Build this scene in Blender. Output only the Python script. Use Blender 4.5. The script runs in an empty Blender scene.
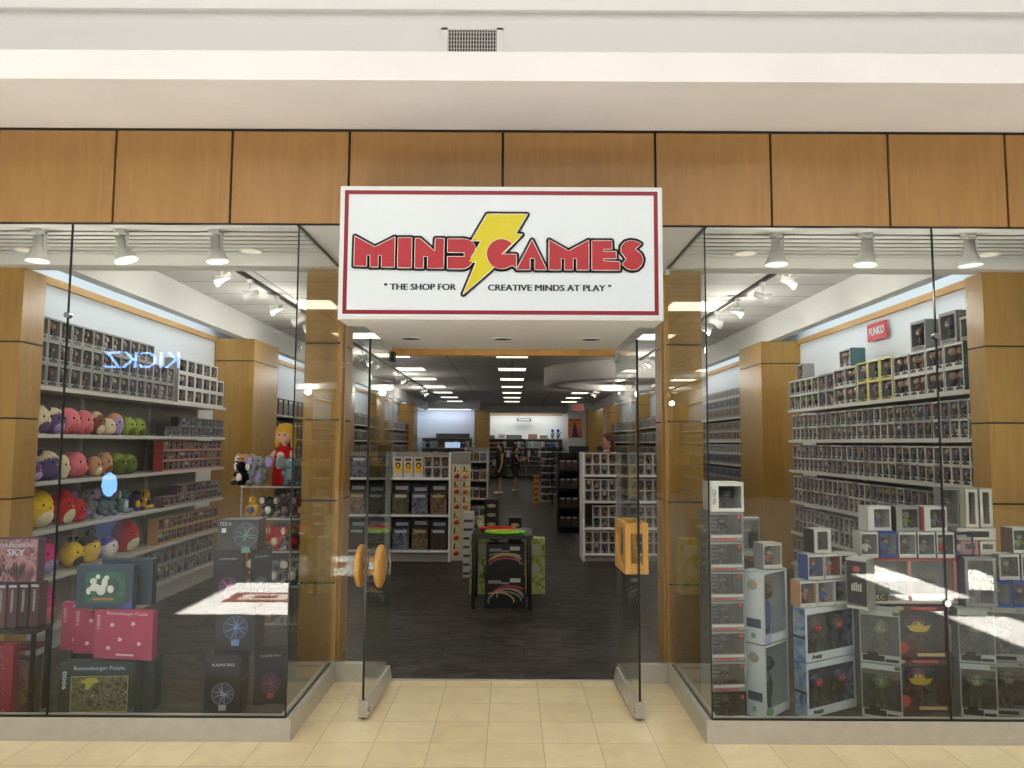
import bpy, math, random
from mathutils import Vector, Matrix
random.seed(7)
R = math.radians
C = bpy.context.scene.collection
sc = bpy.context.scene

# ------------------------------------------------------------------ materials
def lin(c):
    return tuple(((x/255)/12.92 if x/255 <= .04045 else ((x/255+.055)/1.055)**2.4) for x in c)
_m = {}
def mat(name, col, rough=.5, metal=0., emit=None, es=0., spec=.5, var=None, noise=0., nscale=8.):
    if name in _m: return _m[name]
    m = bpy.data.materials.new(name); m.use_nodes = True
    n = m.node_tree; b = n.nodes['Principled BSDF']
    c = (*lin(col), 1)
    b.inputs['Base Color'].default_value = c
    b.inputs['Roughness'].default_value = rough
    b.inputs['Metallic'].default_value = metal
    b.inputs['Specular IOR Level'].default_value = spec
    if emit:
        b.inputs['Emission Color'].default_value = (*lin(emit), 1)
        b.inputs['Emission Strength'].default_value = es
    if noise:
        t = n.nodes.new('ShaderNodeTexNoise'); t.inputs['Scale'].default_value = nscale; t.inputs['Detail'].default_value = 4
        co = n.nodes.new('ShaderNodeTexCoord'); n.links.new(co.outputs['Object'], t.inputs['Vector'])
        rmp = n.nodes.new('ShaderNodeValToRGB')
        rmp.color_ramp.elements[0].position = .3; rmp.color_ramp.elements[1].position = .7
        rmp.color_ramp.elements[0].color = tuple(x*(1-noise) for x in c[:3]) + (1,)
        rmp.color_ramp.elements[1].color = tuple(min(1, x*(1+noise)) for x in c[:3]) + (1,)
        n.links.new(t.outputs['Fac'], rmp.inputs['Fac']); n.links.new(rmp.outputs['Color'], b.inputs['Base Color'])
    if var:      # list of colours picked by the object's own random number (each copy prints its own colour)
        oi = n.nodes.new('ShaderNodeObjectInfo'); rmp = n.nodes.new('ShaderNodeValToRGB')
        rmp.color_ramp.interpolation = 'CONSTANT'
        els = rmp.color_ramp.elements
        while len(els) < len(var): els.new(.5)
        for i, v in enumerate(var):
            els[i].position = i/len(var); els[i].color = (*lin(v), 1)
        n.links.new(oi.outputs['Random'], rmp.inputs['Fac']); n.links.new(rmp.outputs['Color'], b.inputs['Base Color'])
    _m[name] = m
    return m

def wood(name, c1, c2, rough=.35, axis=2):
    m = bpy.data.materials.new(name); m.use_nodes = True
    n = m.node_tree; b = n.nodes['Principled BSDF']
    co = n.nodes.new('ShaderNodeTexCoord'); mp = n.nodes.new('ShaderNodeMapping')
    s = [9, 9, 9]; s[axis] = 1.1
    mp.inputs['Scale'].default_value = s
    oi = n.nodes.new('ShaderNodeObjectInfo')
    t = n.nodes.new('ShaderNodeTexNoise'); t.inputs['Scale'].default_value = 2.2; t.inputs['Detail'].default_value = 7
    t.inputs['Distortion'].default_value = .8
    t2 = n.nodes.new('ShaderNodeTexNoise'); t2.inputs['Scale'].default_value = 1.3; t2.inputs['Detail'].default_value = 2
    mx = n.nodes.new('ShaderNodeMath'); mx.operation = 'ADD'
    h = n.nodes.new('ShaderNodeMath'); h.operation = 'MULTIPLY'; h.inputs[1].default_value = .5
    r = n.nodes.new('ShaderNodeValToRGB')
    r.color_ramp.elements[0].position = .32; r.color_ramp.elements[0].color = (*lin(c1), 1)
    r.color_ramp.elements[1].position = .68; r.color_ramp.elements[1].color = (*lin(c2), 1)
    L = n.links.new
    L(co.outputs['Object'], mp.inputs['Vector']); L(mp.outputs['Vector'], t.inputs['Vector'])
    L(co.outputs['Object'], t2.inputs['Vector'])
    L(t.outputs['Fac'], mx.inputs[0]); L(t2.outputs['Fac'], mx.inputs[1]); L(mx.outputs[0], h.inputs[0])
    L(h.outputs[0], r.inputs['Fac']); L(r.outputs['Color'], b.inputs['Base Color'])
    b.inputs['Roughness'].default_value = rough; b.inputs['Specular IOR Level'].default_value = .35
    return m

def glass(name, tint, base=.035, ref=(1, 1, 1)):
    """thin clear sheet: straight transmission plus Schlick reflection"""
    m = bpy.data.materials.new(name); m.use_nodes = True
    n = m.node_tree; n.nodes.clear(); L = n.links.new
    out = n.nodes.new('ShaderNodeOutputMaterial'); mix = n.nodes.new('ShaderNodeMixShader')
    tr = n.nodes.new('ShaderNodeBsdfTransparent'); tr.inputs['Color'].default_value = (*tint, 1)
    gl = n.nodes.new('ShaderNodeBsdfGlossy'); gl.inputs['Roughness'].default_value = .0
    gl.inputs['Color'].default_value = (*ref, 1)
    lw = n.nodes.new('ShaderNodeLayerWeight'); lw.inputs['Blend'].default_value = .5
    p = n.nodes.new('ShaderNodeMath'); p.operation = 'POWER'; p.inputs[1].default_value = 5
    a = n.nodes.new('ShaderNodeMath'); a.operation = 'MULTIPLY_ADD'; a.inputs[1].default_value = 1-base; a.inputs[2].default_value = base
    L(lw.outputs['Facing'], p.inputs[0]); L(p.outputs[0], a.inputs[0]); L(a.outputs[0], mix.inputs['Fac'])
    L(tr.outputs[0], mix.inputs[1]); L(gl.outputs[0], mix.inputs[2]); L(mix.outputs[0], out.inputs['Surface'])
    return m

def tiles(name, c1, c2, mortar, w, h, msize, rough, off=(0, 0), offset=0., nz=.35, ns=3., bump=0., sp=.5, st=None):
    m = bpy.data.materials.new(name); m.use_nodes = True
    n = m.node_tree; b = n.nodes['Principled BSDF']; L = n.links.new
    co = n.nodes.new('ShaderNodeTexCoord'); mp = n.nodes.new('ShaderNodeMapping')
    mp.inputs['Location'].default_value = (off[0], off[1], 0)
    br = n.nodes.new('ShaderNodeTexBrick'); br.offset = offset
    br.inputs['Scale'].default_value = 1; br.inputs['Brick Width'].default_value = w; br.inputs['Row Height'].default_value = h
    br.inputs['Mortar Size'].default_value = msize; br.inputs['Mortar Smooth'].default_value = .1
    br.inputs['Color1'].default_value = (*lin(c1), 1); br.inputs['Color2'].default_value = (*lin(c2), 1)
    br.inputs['Mortar'].default_value = (*lin(mortar), 1)
    no = n.nodes.new('ShaderNodeTexNoise'); no.inputs['Scale'].default_value = ns; no.inputs['Detail'].default_value = 8; no.inputs['Distortion'].default_value = 1.2
    mr = n.nodes.new('ShaderNodeMapRange'); mr.inputs['From Min'].default_value = .38; mr.inputs['From Max'].default_value = .62
    mr.inputs['To Min'].default_value = 1-nz; mr.inputs['To Max'].default_value = 1+nz
    mx = n.nodes.new('ShaderNodeVectorMath'); mx.operation = 'SCALE'
    L(co.outputs['Object'], mp.inputs['Vector']); L(mp.outputs['Vector'], br.inputs['Vector']); L(co.outputs['Object'], no.inputs['Vector'])
    L(no.outputs['Fac'], mr.inputs['Value'])
    if st:
        mp2 = n.nodes.new('ShaderNodeMapping'); mp2.inputs['Scale'].default_value = st
        L(co.outputs['Object'], mp2.inputs['Vector']); L(mp2.outputs['Vector'], no.inputs['Vector'])
    L(no.outputs['Fac'], mr.inputs['Value']); L(br.outputs['Color'], mx.inputs[0]); L(mr.outputs['Result'], mx.inputs['Scale'])
    L(mx.outputs['Vector'], b.inputs['Base Color'])
    b.inputs['Roughness'].default_value = rough; b.inputs['Specular IOR Level'].default_value = sp
    return m

def art(name, cols, scale=12., dist=1.5, vor=True, rough=.35):
    """printed picture: a patchwork of colours, different on every copy"""
    m = bpy.data.materials.new(name); m.use_nodes = True
    n = m.node_tree; b = n.nodes['Principled BSDF']; L = n.links.new
    co = n.nodes.new('ShaderNodeTexCoord'); oi = n.nodes.new('ShaderNodeObjectInfo')
    ad = n.nodes.new('ShaderNodeVectorMath'); ad.operation = 'ADD'
    sx = n.nodes.new('ShaderNodeVectorMath'); sx.operation = 'SCALE'; sx.inputs[0].default_value = (7, 13, 5)
    L(oi.outputs['Random'], sx.inputs['Scale']); L(co.outputs['Object'], ad.inputs[0]); L(sx.outputs[0], ad.inputs[1])
    t = n.nodes.new('ShaderNodeTexNoise'); t.inputs['Scale'].default_value = scale; t.inputs['Detail'].default_value = 3; t.inputs['Distortion'].default_value = dist
    L(ad.outputs[0], t.inputs['Vector'])
    r = n.nodes.new('ShaderNodeValToRGB'); els = r.color_ramp.elements
    while len(els) < len(cols): els.new(.5)
    for i, v in enumerate(cols):
        els[i].position = .3 + .4*i/(len(cols)-1); els[i].color = (*lin(v), 1)
    L(t.outputs['Fac'], r.inputs['Fac']); L(r.outputs['Color'], b.inputs['Base Color'])
    b.inputs['Roughness'].default_value = rough
    return m

# ------------------------------------------------------------------ mesh builder
class MB:
    def __init__(s): s.v = []; s.f = []; s.mi = []; s.mats = []; s.M = Matrix(); s.sm = []
    def _k(s, m):
        if m not in s.mats: s.mats.append(m)
        return s.mats.index(m)
    def add(s, vs, fs, m, smooth=False):
        b = len(s.v); s.v += [tuple(s.M @ Vector(p)) for p in vs]; k = s._k(m)
        for f in fs: s.f.append([b+i for i in f]); s.mi.append(k); s.sm.append(smooth)
        return s
    def box(s, x0, x1, y0, y1, z0, z1, m):
        return s.add([(x0,y0,z0),(x1,y0,z0),(x1,y1,z0),(x0,y1,z0),(x0,y0,z1),(x1,y0,z1),(x1,y1,z1),(x0,y1,z1)],
            [(3,2,1,0),(4,5,6,7),(0,1,5,4),(1,2,6,5),(2,3,7,6),(3,0,4,7)], m)
    def frust(s, x0, x1, y0, y1, z0, X0, X1, Y0, Y1, z1, m):
        return s.add([(x0,y0,z0),(x1,y0,z0),(x1,y1,z0),(x0,y1,z0),(X0,Y0,z1),(X1,Y0,z1),(X1,Y1,z1),(X0,Y1,z1)],
            [(3,2,1,0),(4,5,6,7),(0,1,5,4),(1,2,6,5),(2,3,7,6),(3,0,4,7)], m)
    def quad(s, a, b, c, d, m): return s.add([a,b,c,d], [(0,1,2,3)], m)
    def tube(s, p0, p1, r0, r1, m, n=12, cap=True):
        p0 = Vector(p0); p1 = Vector(p1); d = (p1-p0).normalized()
        u = d.orthogonal().normalized(); w = d.cross(u)
        vs = []
        for p, r in ((p0, r0), (p1, r1)):
            for i in range(n):
                a = 2*math.pi*i/n; vs.append(tuple(p + u*math.cos(a)*r + w*math.sin(a)*r))
        s.add(vs, [(i, (i+1) % n, n+(i+1) % n, n+i) for i in range(n)], m, True)
        if cap: s.add(vs, [tuple(range(n-1, -1, -1)), tuple(range(n, 2*n))], m)
        return s
    def lathe(s, prof, m, n=20, at=(0,0,0), axis=None):
        """prof: (r, z) list around local z, moved by at / axis matrix"""
        A = axis or Matrix(); vs = []
        for r, z in prof:
            for i in range(n):
                a = 2*math.pi*i/n; vs.append(tuple(Vector(at) + A @ Vector((r*math.cos(a), r*math.sin(a), z))))
        fs = [(j*n+i, j*n+(i+1) % n, (j+1)*n+(i+1) % n, (j+1)*n+i) for j in range(len(prof)-1) for i in range(n)]
        return s.add(vs, fs, m, True)
    def ball(s, c, r, m, seg=12, rings=8, floor=None):
        if isinstance(r, (int, float)): r = (r, r, r)
        vs = []; fs = []
        for j in range(rings+1):
            t = math.pi*j/rings
            for i in range(seg):
                a = 2*math.pi*i/seg
                z = c[2] + r[2]*math.cos(t)
                if floor is not None: z = max(z, floor)
                vs.append((c[0]+r[0]*math.sin(t)*math.cos(a), c[1]+r[1]*math.sin(t)*math.sin(a), z))
        for j in range(rings):
            for i in range(seg):
                fs.append((j*seg+i, (j+1)*seg+i, (j+1)*seg+(i+1) % seg, j*seg+(i+1) % seg))
        return s.add(vs, fs, m, True)
    def prism(s, pts, y0, y1, m):
        """polygon in the xz plane (front at y0), extruded to y1"""
        n = len(pts)
        vs = [(x, y0, z) for x, z in pts] + [(x, y1, z) for x, z in pts]
        s.add(vs, [tuple(range(n)), tuple(range(2*n-1, n-1, -1))] + [(i, n+i, n+(i+1) % n, (i+1) % n) for i in range(n)], m)
        return s
    def mesh(s, name):
        me = bpy.data.meshes.new(name); me.from_pydata(s.v, [], s.f)
        for m in s.mats: me.materials.append(m)
        me.polygons.foreach_set('material_index', s.mi); me.polygons.foreach_set('use_smooth', s.sm)
        me.update(); return me
    def build(s, name, parent=None, loc=None, rz=0, bevel=0):
        o = bpy.data.objects.new(name, s.mesh(name)); C.objects.link(o)
        if parent: o.parent = parent
        if loc: o.location = loc
        o.rotation_euler = (0, 0, rz)
        if bevel:
            b = o.modifiers.new('b', 'BEVEL'); b.width = bevel; b.segments = 2; b.limit_method = 'ANGLE'
        return o

def tag(o, label=None, cat=None, group=None, kind=None):
    if label: o['label'] = label
    if cat: o['category'] = cat
    if group: o['group'] = group
    if kind: o['kind'] = kind
    return o
def thing(name, label, cat, loc=(0,0,0), rz=0, group=None, kind=None):
    o = bpy.data.objects.new(name, None); C.objects.link(o); o.empty_display_size = .1
    o.location = loc; o.rotation_euler = (0, 0, rz)
    return tag(o, label, cat, group, kind)
def structure(name, mb, label=None, parent=None):
    o = mb.build(name, parent)
    if not parent: tag(o, label, None, None, 'structure')
    return o
def dup(o, loc, rz=None, label=None, group=None, parent=None):
    c = o.copy(); C.objects.link(c)
    if parent is None:
        c.location = loc
        if rz is not None: c.rotation_euler = (0, 0, rz)
        if label: c['label'] = label
        if group: c['group'] = group
    else: c.parent = parent
    for ch in list(o.children): dup(ch, None, parent=c)
    return c
def text_mesh(body, size, bold=0., extrude=.0008, align='CENTER', space=1.0):
    cu = bpy.data.curves.new('t', 'FONT'); cu.body = body; cu.size = size; cu.align_x = align; cu.align_y = 'CENTER'
    cu.offset = bold; cu.extrude = extrude; cu.space_character = space; cu.resolution_u = 3
    o = bpy.data.objects.new('t', cu); C.objects.link(o)
    bpy.context.view_layer.update()
    me = bpy.data.meshes.new_from_object(o.evaluated_get(bpy.context.evaluated_depsgraph_get()))
    bpy.data.objects.remove(o)
    return me
def text(body, size, loc, m, parent=None, rz=0, rx=90, bold=0., align='CENTER', width=None, name='lettering', ry=0, space=1.0):
    me = text_mesh(body, size, bold, align=align, space=space)
    me.materials.clear(); me.materials.append(m)
    o = bpy.data.objects.new(name, me); C.objects.link(o); o.location = loc
    o.rotation_euler = (R(rx), R(ry), rz)
    if width:
        xs = [v.co.x for v in me.vertices]; w = max(xs)-min(xs); o.scale = (width/w, 1, 1)
    if parent: o.parent = parent
    return o

W = lambda *c: c
white = mat('white paint', (220, 219, 215), .6)
offwhite = mat('warm white paint', (230, 227, 223), .65, noise=.03, nscale=2)
whitem = mat('white metal', (225, 225, 222), .4)
greym = mat('grey shelf metal', (176, 174, 166), .5)
panelg = mat('grey slat back panel', (140, 136, 126), .6, noise=.08, nscale=4)
black = mat('black', (12, 12, 12), .5)
blackgl = mat('gloss black', (10, 10, 12), .2)
alu = mat('brushed aluminium', (196, 193, 184), .38, .45, noise=.05, nscale=20)
chrome = mat('steel', (190, 190, 195), .25, 1.)
maple = wood('maple veneer', (158, 118, 54), (182, 142, 74))
maplefront = wood('maple fascia veneer', (156, 117, 69), (175, 135, 83))
mapleh = wood('honey maple', (190, 140, 72), (216, 168, 96), .4)
maplet = wood('maple trim', (175, 130, 75), (200, 155, 95), .5, axis=1)
GL = glass('shop glass', (.955, .97, .96), .03)
GD = glass('door glass', (.90, .925, .91), .035)
film = glass('clear window film', (.93, .94, .94), .05)
edge = mat('dark glass edge', (14, 22, 18), .3)

XL, XR, GY, RY, HT = -1.17, 1.05, 3.97, 4.95, 2.735

# ------------------------------------------------------------------ setting
mall_tile = tiles('mall floor tile', (226, 208, 166), (218, 198, 154), (182, 163, 126), .292, .292, .0026, .32, off=(-.17, -3.97+.292*20), nz=.045, ns=5)
shop_tile = tiles('dark slate floor', (58, 54, 50), (42, 39, 36), (12, 12, 11), .61, .305, .004, .45, off=(.2, 0), offset=.5, nz=.8, ns=4, sp=.2, st=(1, 2.6, 1))
bounce_tile = tiles('unseen pale bounce tile', (224, 220, 214), (216, 212, 206), (170, 168, 164), .6, .6, .004, .35, nz=.06, ns=4)  # unseen stretch of floor, made pale so it bounces neutral light
m = MB(); m.box(-12, 12, -14, 2.9, -.1, 0, bounce_tile); m.box(-12, 12, 2.9, GY, -.1, 0, mall_tile); m.box(XL, XR, GY, 4.99, -.1, 0, mall_tile)
structure('floor', m, 'beige square tiled mall floor in front of the shop')
m = MB(); m.box(-3.9, XL, GY, 34.2, -.1, 0, shop_tile); m.box(XR, 3.78, GY, 34.2, -.1, 0, shop_tile); m.box(XL, XR, 4.99, 34.2, -.1, 0, shop_tile)
structure('floor', m, 'dark slate look floor inside the shop')
m = MB()
m.box(-.0, .0, 0, 0, 0, 0, black)
del m
# threshold strip
m = MB(); m.box(-.8, .69, 4.975, 5.0, 0, .004, alu); structure('trim_1', m)

# upper mall front
m = MB(); m.box(-12, 12, 3.41, 4.2, 3.275, 3.42, offwhite); structure('wall_bulkhead', m, 'pale bulkhead projecting over the shop front')
m = MB(); m.box(-12, 12, 3.80, 4.2, 3.42, 7.5, white); m.box(-12, 12, 3.77, 3.80, 3.85, 7.5, white); structure('wall_upper', m)
m = MB(); m.box(-12, -4, GY+.02, 4.2, 0, 3.275, offwhite); m.box(4, 12, GY+.02, 4.2, 0, 3.275, offwhite); structure('wall_front', m)
m = MB(); m.box(-4, 4, GY+.015, 4.05, HT+.006, 3.275, black); m.box(-4, 4, GY-.004, GY+.015, 3.262, 3.275, black)
m.box(-4, 4, GY-.004, GY+.014, HT, HT+.006, black); m.box(-4, 4, GY+.014, 4.05, HT-.001, HT+.006, white)
structure('trim_2', m, 'black backing rails behind the wooden fascia')
seams = [-4.0, -2.842, -2.192, -1.55, -.903, -.057, .784, 1.42, 2.068, 2.715, 4.0]
for a, b in zip(seams, seams[1:]):
    m = MB(); w_ = (b-a)/2 - .007
    m.box(-w_, w_, 0, .02, HT+.008, 3.260, maplefront)
    o = m.build('trim_3', loc=((a+b)/2, GY-.003, 0)); tag(o, None, None, 'wood fascia panels', 'structure')
# vent
v = thing('air_vent', 'white framed air grille high above the shop sign', 'vent', (-.221, 3.795, 3.60))
m = MB(); fw, ih = .163, .16
m.box(-fw, fw, -.008, 0, ih-.012, ih+.01, white); m.box(-fw, -fw+.032, -.008, 0, -.04, ih, white); m.box(fw-.032, fw, -.008, 0, -.04, ih, white)
m.box(-fw, fw, -.008, 0, -.06, -.03, white); m.build('frame', v)
m = MB(); m.box(-.131, .131, -.002, -.0005, -.03, ih-.012, black); m.build('duct', v)
m = MB()
for i in range(18): x = -.127 + i*.0149; m.box(x-.0028, x+.0028, -.007, -.003, -.03, ih-.012, greym)
for j in range(8): z = -.02+j*.022; m.box(-.131, .131, -.005, -.0025, z-.0012, z+.0012, greym)
m.build('grille', v)

# ceilings
m = MB(); m.box(-4.2, 4.2, 4.05, 5.06, 2.87, 3.275, white)
structure('ceiling', m, 'boxed ceiling above the display windows')
slatd = mat('shadow gap grey', (92, 92, 88), .8)  # dark backing colour stands in for the shade between the slats
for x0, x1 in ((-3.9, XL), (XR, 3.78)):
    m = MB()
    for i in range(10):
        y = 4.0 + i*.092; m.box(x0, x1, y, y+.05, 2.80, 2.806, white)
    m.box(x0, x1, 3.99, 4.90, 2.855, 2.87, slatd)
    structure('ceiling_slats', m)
m = MB(); m.box(XL, XR, GY+.02, 4.97, HT, 2.86, white); structure('ceiling_entry', m)
m = MB(); m.box(-4.0, XL-.02, 4.90, 5.06, 2.73, 2.87, white); m.box(XR+.02, 3.9, 4.90, 5.06, 2.73, 2.87, white)
m.box(XL-.02, XR+.02, 4.965, 5.06, 2.70, 2.87, white); structure('wall_lintel', m)
ctile = tiles('grey ceiling tile', (206, 204, 198), (202, 200, 194), (130, 128, 124), 1.22, .61, .012, .8, nz=.03, ns=1)
m = MB(); m.box(-3.9, 3.8, 5.06, 34.2, 3.15, 3.26, ctile); structure('ceiling', m, 'grid tile ceiling of the shop')
# shop side and back walls
wallp = mat('pale wall paint', (222, 226, 230), .7)
m = MB(); m.box(-3.87, -3.77, GY+.02, 34.2, 0, 3.15, wallp); structure('wall_left', m)
m = MB(); m.box(3.65, 3.75, GY+.02, 34.2, 0, 3.15, wallp); structure('wall_right', m)
m = MB(); m.box(-3.9, 3.78, 34, 34.1, 0, 3.15, wallp); m.box(-3.77, -1.5, 30, 30.1, 0, 3.15, wallp); m.box(2.3, 3.65, 30, 30.1, 0, 3.15, wallp)
structure('wall_back', m)
m = MB(); m.box(-1.3, 2.3, 31.9, 34, 2.86, 3.15, white); m.box(-3.77, -1.3, 29.6, 30, 2.86, 3.15, white); m.box(2.3, 3.65, 29.6, 30, 2.86, 3.15, white)
structure('wall_bulkhead_back', m)
for i, (x0, x1) in enumerate(((-3.48, -3.36), (3.24, 3.36))):
    m = MB(); m.box(x0, x1, 5.06, 29.6, 2.85, 3.15, white); structure('wall_soffit', m, 'white soffit hiding the wall lights')
for x0, x1 in ((-3.77, -3.735), (3.615, 3.65)):
    m = MB(); m.box(x0, x1, 5.06, 29.6, 2.81, 2.87, maplet); structure('trim_4', m)
m = MB(); m.box(-1.3, 2.3, 33.96, 34, 2.80, 2.86, maplet); m.box(-3.7, -1.5, 29.96, 30, 2.82, 2.88, white); m.box(-1.56, -1.5, 29.95, 30, 1.6, 2.85, white)
structure('trim_5', m)

# pillars
rev = mat('dark reveal', (22, 18, 12), .6)
def pillar(x0, x1, y0, y1, zt, reveals, name='pillar', mt=maple, strips=0):
    r = thing(name, None, None, ((x0+x1)/2, y0, 0), kind='structure')
    hx = (x1-x0)/2; dy = y1-y0
    m = MB(); m.box(-hx+.006, hx-.006, .006, dy, 0, zt, rev); m.build('core', r)
    zs = [0]+list(reveals)+[zt]
    m = MB()
    for a, b in zip(zs, zs[1:]):
        m.box(-hx, hx, 0, dy+.004, a+.006, b-.006 if b != zt else b, mt)
    m.build('cladding', r, bevel=.002)
    if strips:
        m = MB()
        s = strips
        m.box(s*hx, s*(hx+.012), .10, .135, 0, zt, mapleh); m.box(s*hx, s*(hx+.008), .0, .045, 0, zt, mapleh); m.build('edge_strip', r)
    return r
FR = (.085, .62, 1.16, 1.70, 2.22)
pillar(-1.405, -1.165, 4.985, 5.37, 2.73, FR, strips=1)
pillar(1.045, 1.285, 4.985, 5.37, 2.73, FR, strips=-1)
pillar(-3.76, -3.335, 4.98, 5.22, 2.73, FR)
pillar(3.207, 3.65, 4.98, 5.17, 2.73, FR)
for y in (9.31, 14.4, 19.5, 24.6):
    pillar(-3.76, -3.26, y, y+.95, 2.85, (2.57,))
    pillar(3.15, 3.65, y, y+.9, 2.85, (2.57,))
pillar(-1.5, -.9, 30.0, 30.6, 2.85, (2.5,)); pillar(3.0, 3.6, 29.2, 29.95, 2.85, (2.5,))

# sills
def sill(pts, name='trim_6'):
    m = MB()
    for (x0, x1, y0, y1) in pts:
        m.box(x0, x1, y0, y1, 0, .118, alu); 
    return structure(name, m, 'brushed metal kick base under the shop glass')
sill([(-4, XL+.03, GY, GY+.07)]); sill([(XR-.03, 4, GY, GY+.07)])
sill([(XL-.04, XL+.03, GY+.07, 4.93)]); sill([(XR-.03, XR+.04, GY+.07, 4.93)])
sill([(XL-.02, -.815, 4.935, 4.985)]); sill([(.70, XR+.02, 4.935, 4.985)])
# glass
def pane(name, boxes, g=GL, label=None, clips=(), seams=()):
    r = thing(name, label, None, kind='structure')
    m = MB()
    for b in boxes: m.box(*b, g)
    m.build('glass_pane', r)
    if seams:
        m = MB()
        for b in seams: m.box(*b, edge)
        m.build('seam', r)
    for (x, z) in clips:
        m = MB(); m.tube((x, GY-.006, z), (x, GY+.024, z), .017, .017, chrome, 16); m.build('clip', r)
    return r
sx1, sx2 = -2.413, 2.296
b0 = .118
pane('window_1', [(-4, sx1-.003, GY+.004, GY+.014, b0, HT)], label='outer pane of the shop window over the plush shelves')
pane('window_2', [(sx1+.003, XL-.004, GY+.004, GY+.014, b0, HT)], clips=[(sx1, 2.23)], seams=[(sx1-.003, sx1+.003, GY+.003, GY+.015, b0, HT), (XL-.004, XL+.002, GY+.004, GY+.014, b0, HT), (-4, XL, GY+.001, GY+.016, b0-.001, b0+.008)])
pane('window_3', [(XR+.004, sx2-.003, GY+.004, GY+.014, b0, HT)], clips=[(sx2, 2.14), (sx2, .72)], seams=[(sx2-.003, sx2+.003, GY+.003, GY+.015, b0, HT), (XR-.002, XR+.004, GY+.004, GY+.014, b0, HT), (XR, 4, GY+.001, GY+.016, b0-.001, b0+.008)])
pane('window_4', [(sx2+.003, 4, GY+.004, GY+.014, b0, HT)])
pane('window_5', [(XL-.008, XL+.002, GY+.018, 4.93, b0, HT)], seams=[(XL-.012, XL+.004, GY, 4.93, HT-.008, HT+.002), (XL-.01, XL+.004, GY+.018, 4.93, b0-.001, b0+.006)])
pane('window_6', [(XR-.002, XR+.008, GY+.018, 4.93, b0, HT)], seams=[(XR-.004, XR+.012, GY, 4.93, HT-.008, HT+.002), (XR-.004, XR+.01, GY+.018, 4.93, b0-.001, b0+.006)])
pane('window_7', [(XL+.005, -.815, 4.955, 4.965, b0, HT)], GL)
pane('window_8', [(.70, XR-.005, 4.955, 4.965, b0, HT)], GL)

# canopy behind the sign, wooden door header, downlights
m = MB(); m.box(-.80, .685, 3.83, 4.95, 2.178, HT, white); structure('ceiling_canopy', m, 'white lowered soffit over the shop entrance')
m = MB(); m.box(-.815, .70, 4.97, 5.06, 2.142, 2.73, mapleh); structure('trim_7', m, 'wooden header above the entrance')
dl = None
for i, x in enumerate((-.614, -.056, .477)):
    lab = 'dark recessed downlight in entrance soffit, ' + ('end one next to the door with round handle', 'middle one of three', 'end one next to the door with square handle')[i]
    r = thing('downlight', lab, 'ceiling light', (x, 4.45, 2.178), group='downlights in the entrance soffit')
    m = MB(); m.lathe([(.078, 0), (.078, -.004), (.06, -.005), (.056, .0)], whitem, 24); m.build('trim_ring', r)
    m = MB(); m.lathe([(.058, -.001), (.0005, -.0015)], black, 24); m.build('reflector', r)

# ------------------------------------------------------------------ shop sign
sg = thing('shop_sign', 'large white lightbox sign with red border and yellow lightning bolt', 'sign', (-.058, 3.6, 2.153))
sw, sh = .802, .672
m = MB(); m.box(-sw, sw, .003, .225, 0, sh, white); m.build('cabinet', sg, bevel=.003)
signw = mat('sign face acrylic', (214, 221, 224), .3)
m = MB(); m.box(-sw+.012, sw-.012, -.002, .003, .012, sh-.012, signw); m.build('face', sg)
redb = mat('sign border red', (132, 12, 28), .4)
m = MB(); a, b, t = sw-.024, sh-.024, .02
m.box(-a, a, -.0035, -.002, b-t, b, redb); m.box(-a, a, -.0035, -.002, .026, .026+t, redb)
m.box(-a, -a+t, -.0035, -.002, .026+t, b-t, redb); m.box(a-t, a, -.0035, -.002, .026+t, b-t, redb); m.build('border', sg)
sred = mat('sign red', (168, 36, 44), .35); syel = mat('sign yellow', (204, 190, 16), .35); sblk = mat('sign black', (16, 22, 24), .4); swh = mat('sign outline', (240, 236, 226), .4)
KX, KZ = .004916, .00504
def pa(pts): return [((335+x*.16113-500.5)*KX, (320-(200+y*.16113))*KZ) for x, y in pts]
def pb(pts): return [((490+x*.17088-500.5)*KX, (320-(200+y*.17088))*KZ) for x, y in pts]
def pp(pts): return [((x-500.5)*KX, (320-y)*KZ) for x, y in pts]
letters = {
 'letter_m': pa([(115,236),(240,303),(364,240),(363,425),(284,425),(284,352),(262,352),(262,425),(213,425),(213,350),(190,350),(190,420),(113,418)]),
 'letter_i': pa([(385,245),(470,245),(470,428),(385,428)]),
 'letter_n': pa([(492,248),(522,248),(615,328),(618,248),(672,248),(670,430),(572,430),(572,358),(543,358),(543,430),(492,430)]),
 'letter_d': pa([(695,250),(800,250),(832,258),(856,275),(868,300),(862,330),(840,360),(850,392),(828,420),(800,433),(695,433),(695,360),(800,360),(800,332),(695,332)]),
 'letter_g': pb([(127,260)]+[(65+86*math.cos(R(t)), 322-86*math.sin(R(t))) for t in range(55, 300, 12)]+[(128,388),(151,402),(151,325),(62,325)]),
 'letter_a': pb([(245,240),(330,412),(262,412),(262,345),(232,345),(232,412),(155,412)]),
 'letter_m2': pb([(345,240),(460,303),(578,240),(578,412),(508,412),(508,345),(485,345),(485,412),(437,412),(437,345),(415,345),(415,412),(345,412)]),
 'letter_e': pb([(597,243),(712,243),(715,290),(665,290),(665,305),(738,305),(738,345),(665,345),(665,360),(760,365),(760,412),(597,412)]),
 'letter_s': pb([(885,258),(858,245),(825,240),(792,248),(770,272),(768,305),(800,350),(774,378),(800,402),(830,412),(865,405),(888,382),(897,347),(885,318),(850,290)]),
}
bolt = pp([(486.5,215.3),(526.7,215.4),(514.8,235),(521.6,235.4),(500,258),(494,268),(463.1,295),(476,263.2),(468.4,262.8),(480.8,242.2),(471.2,241.6)])
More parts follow.
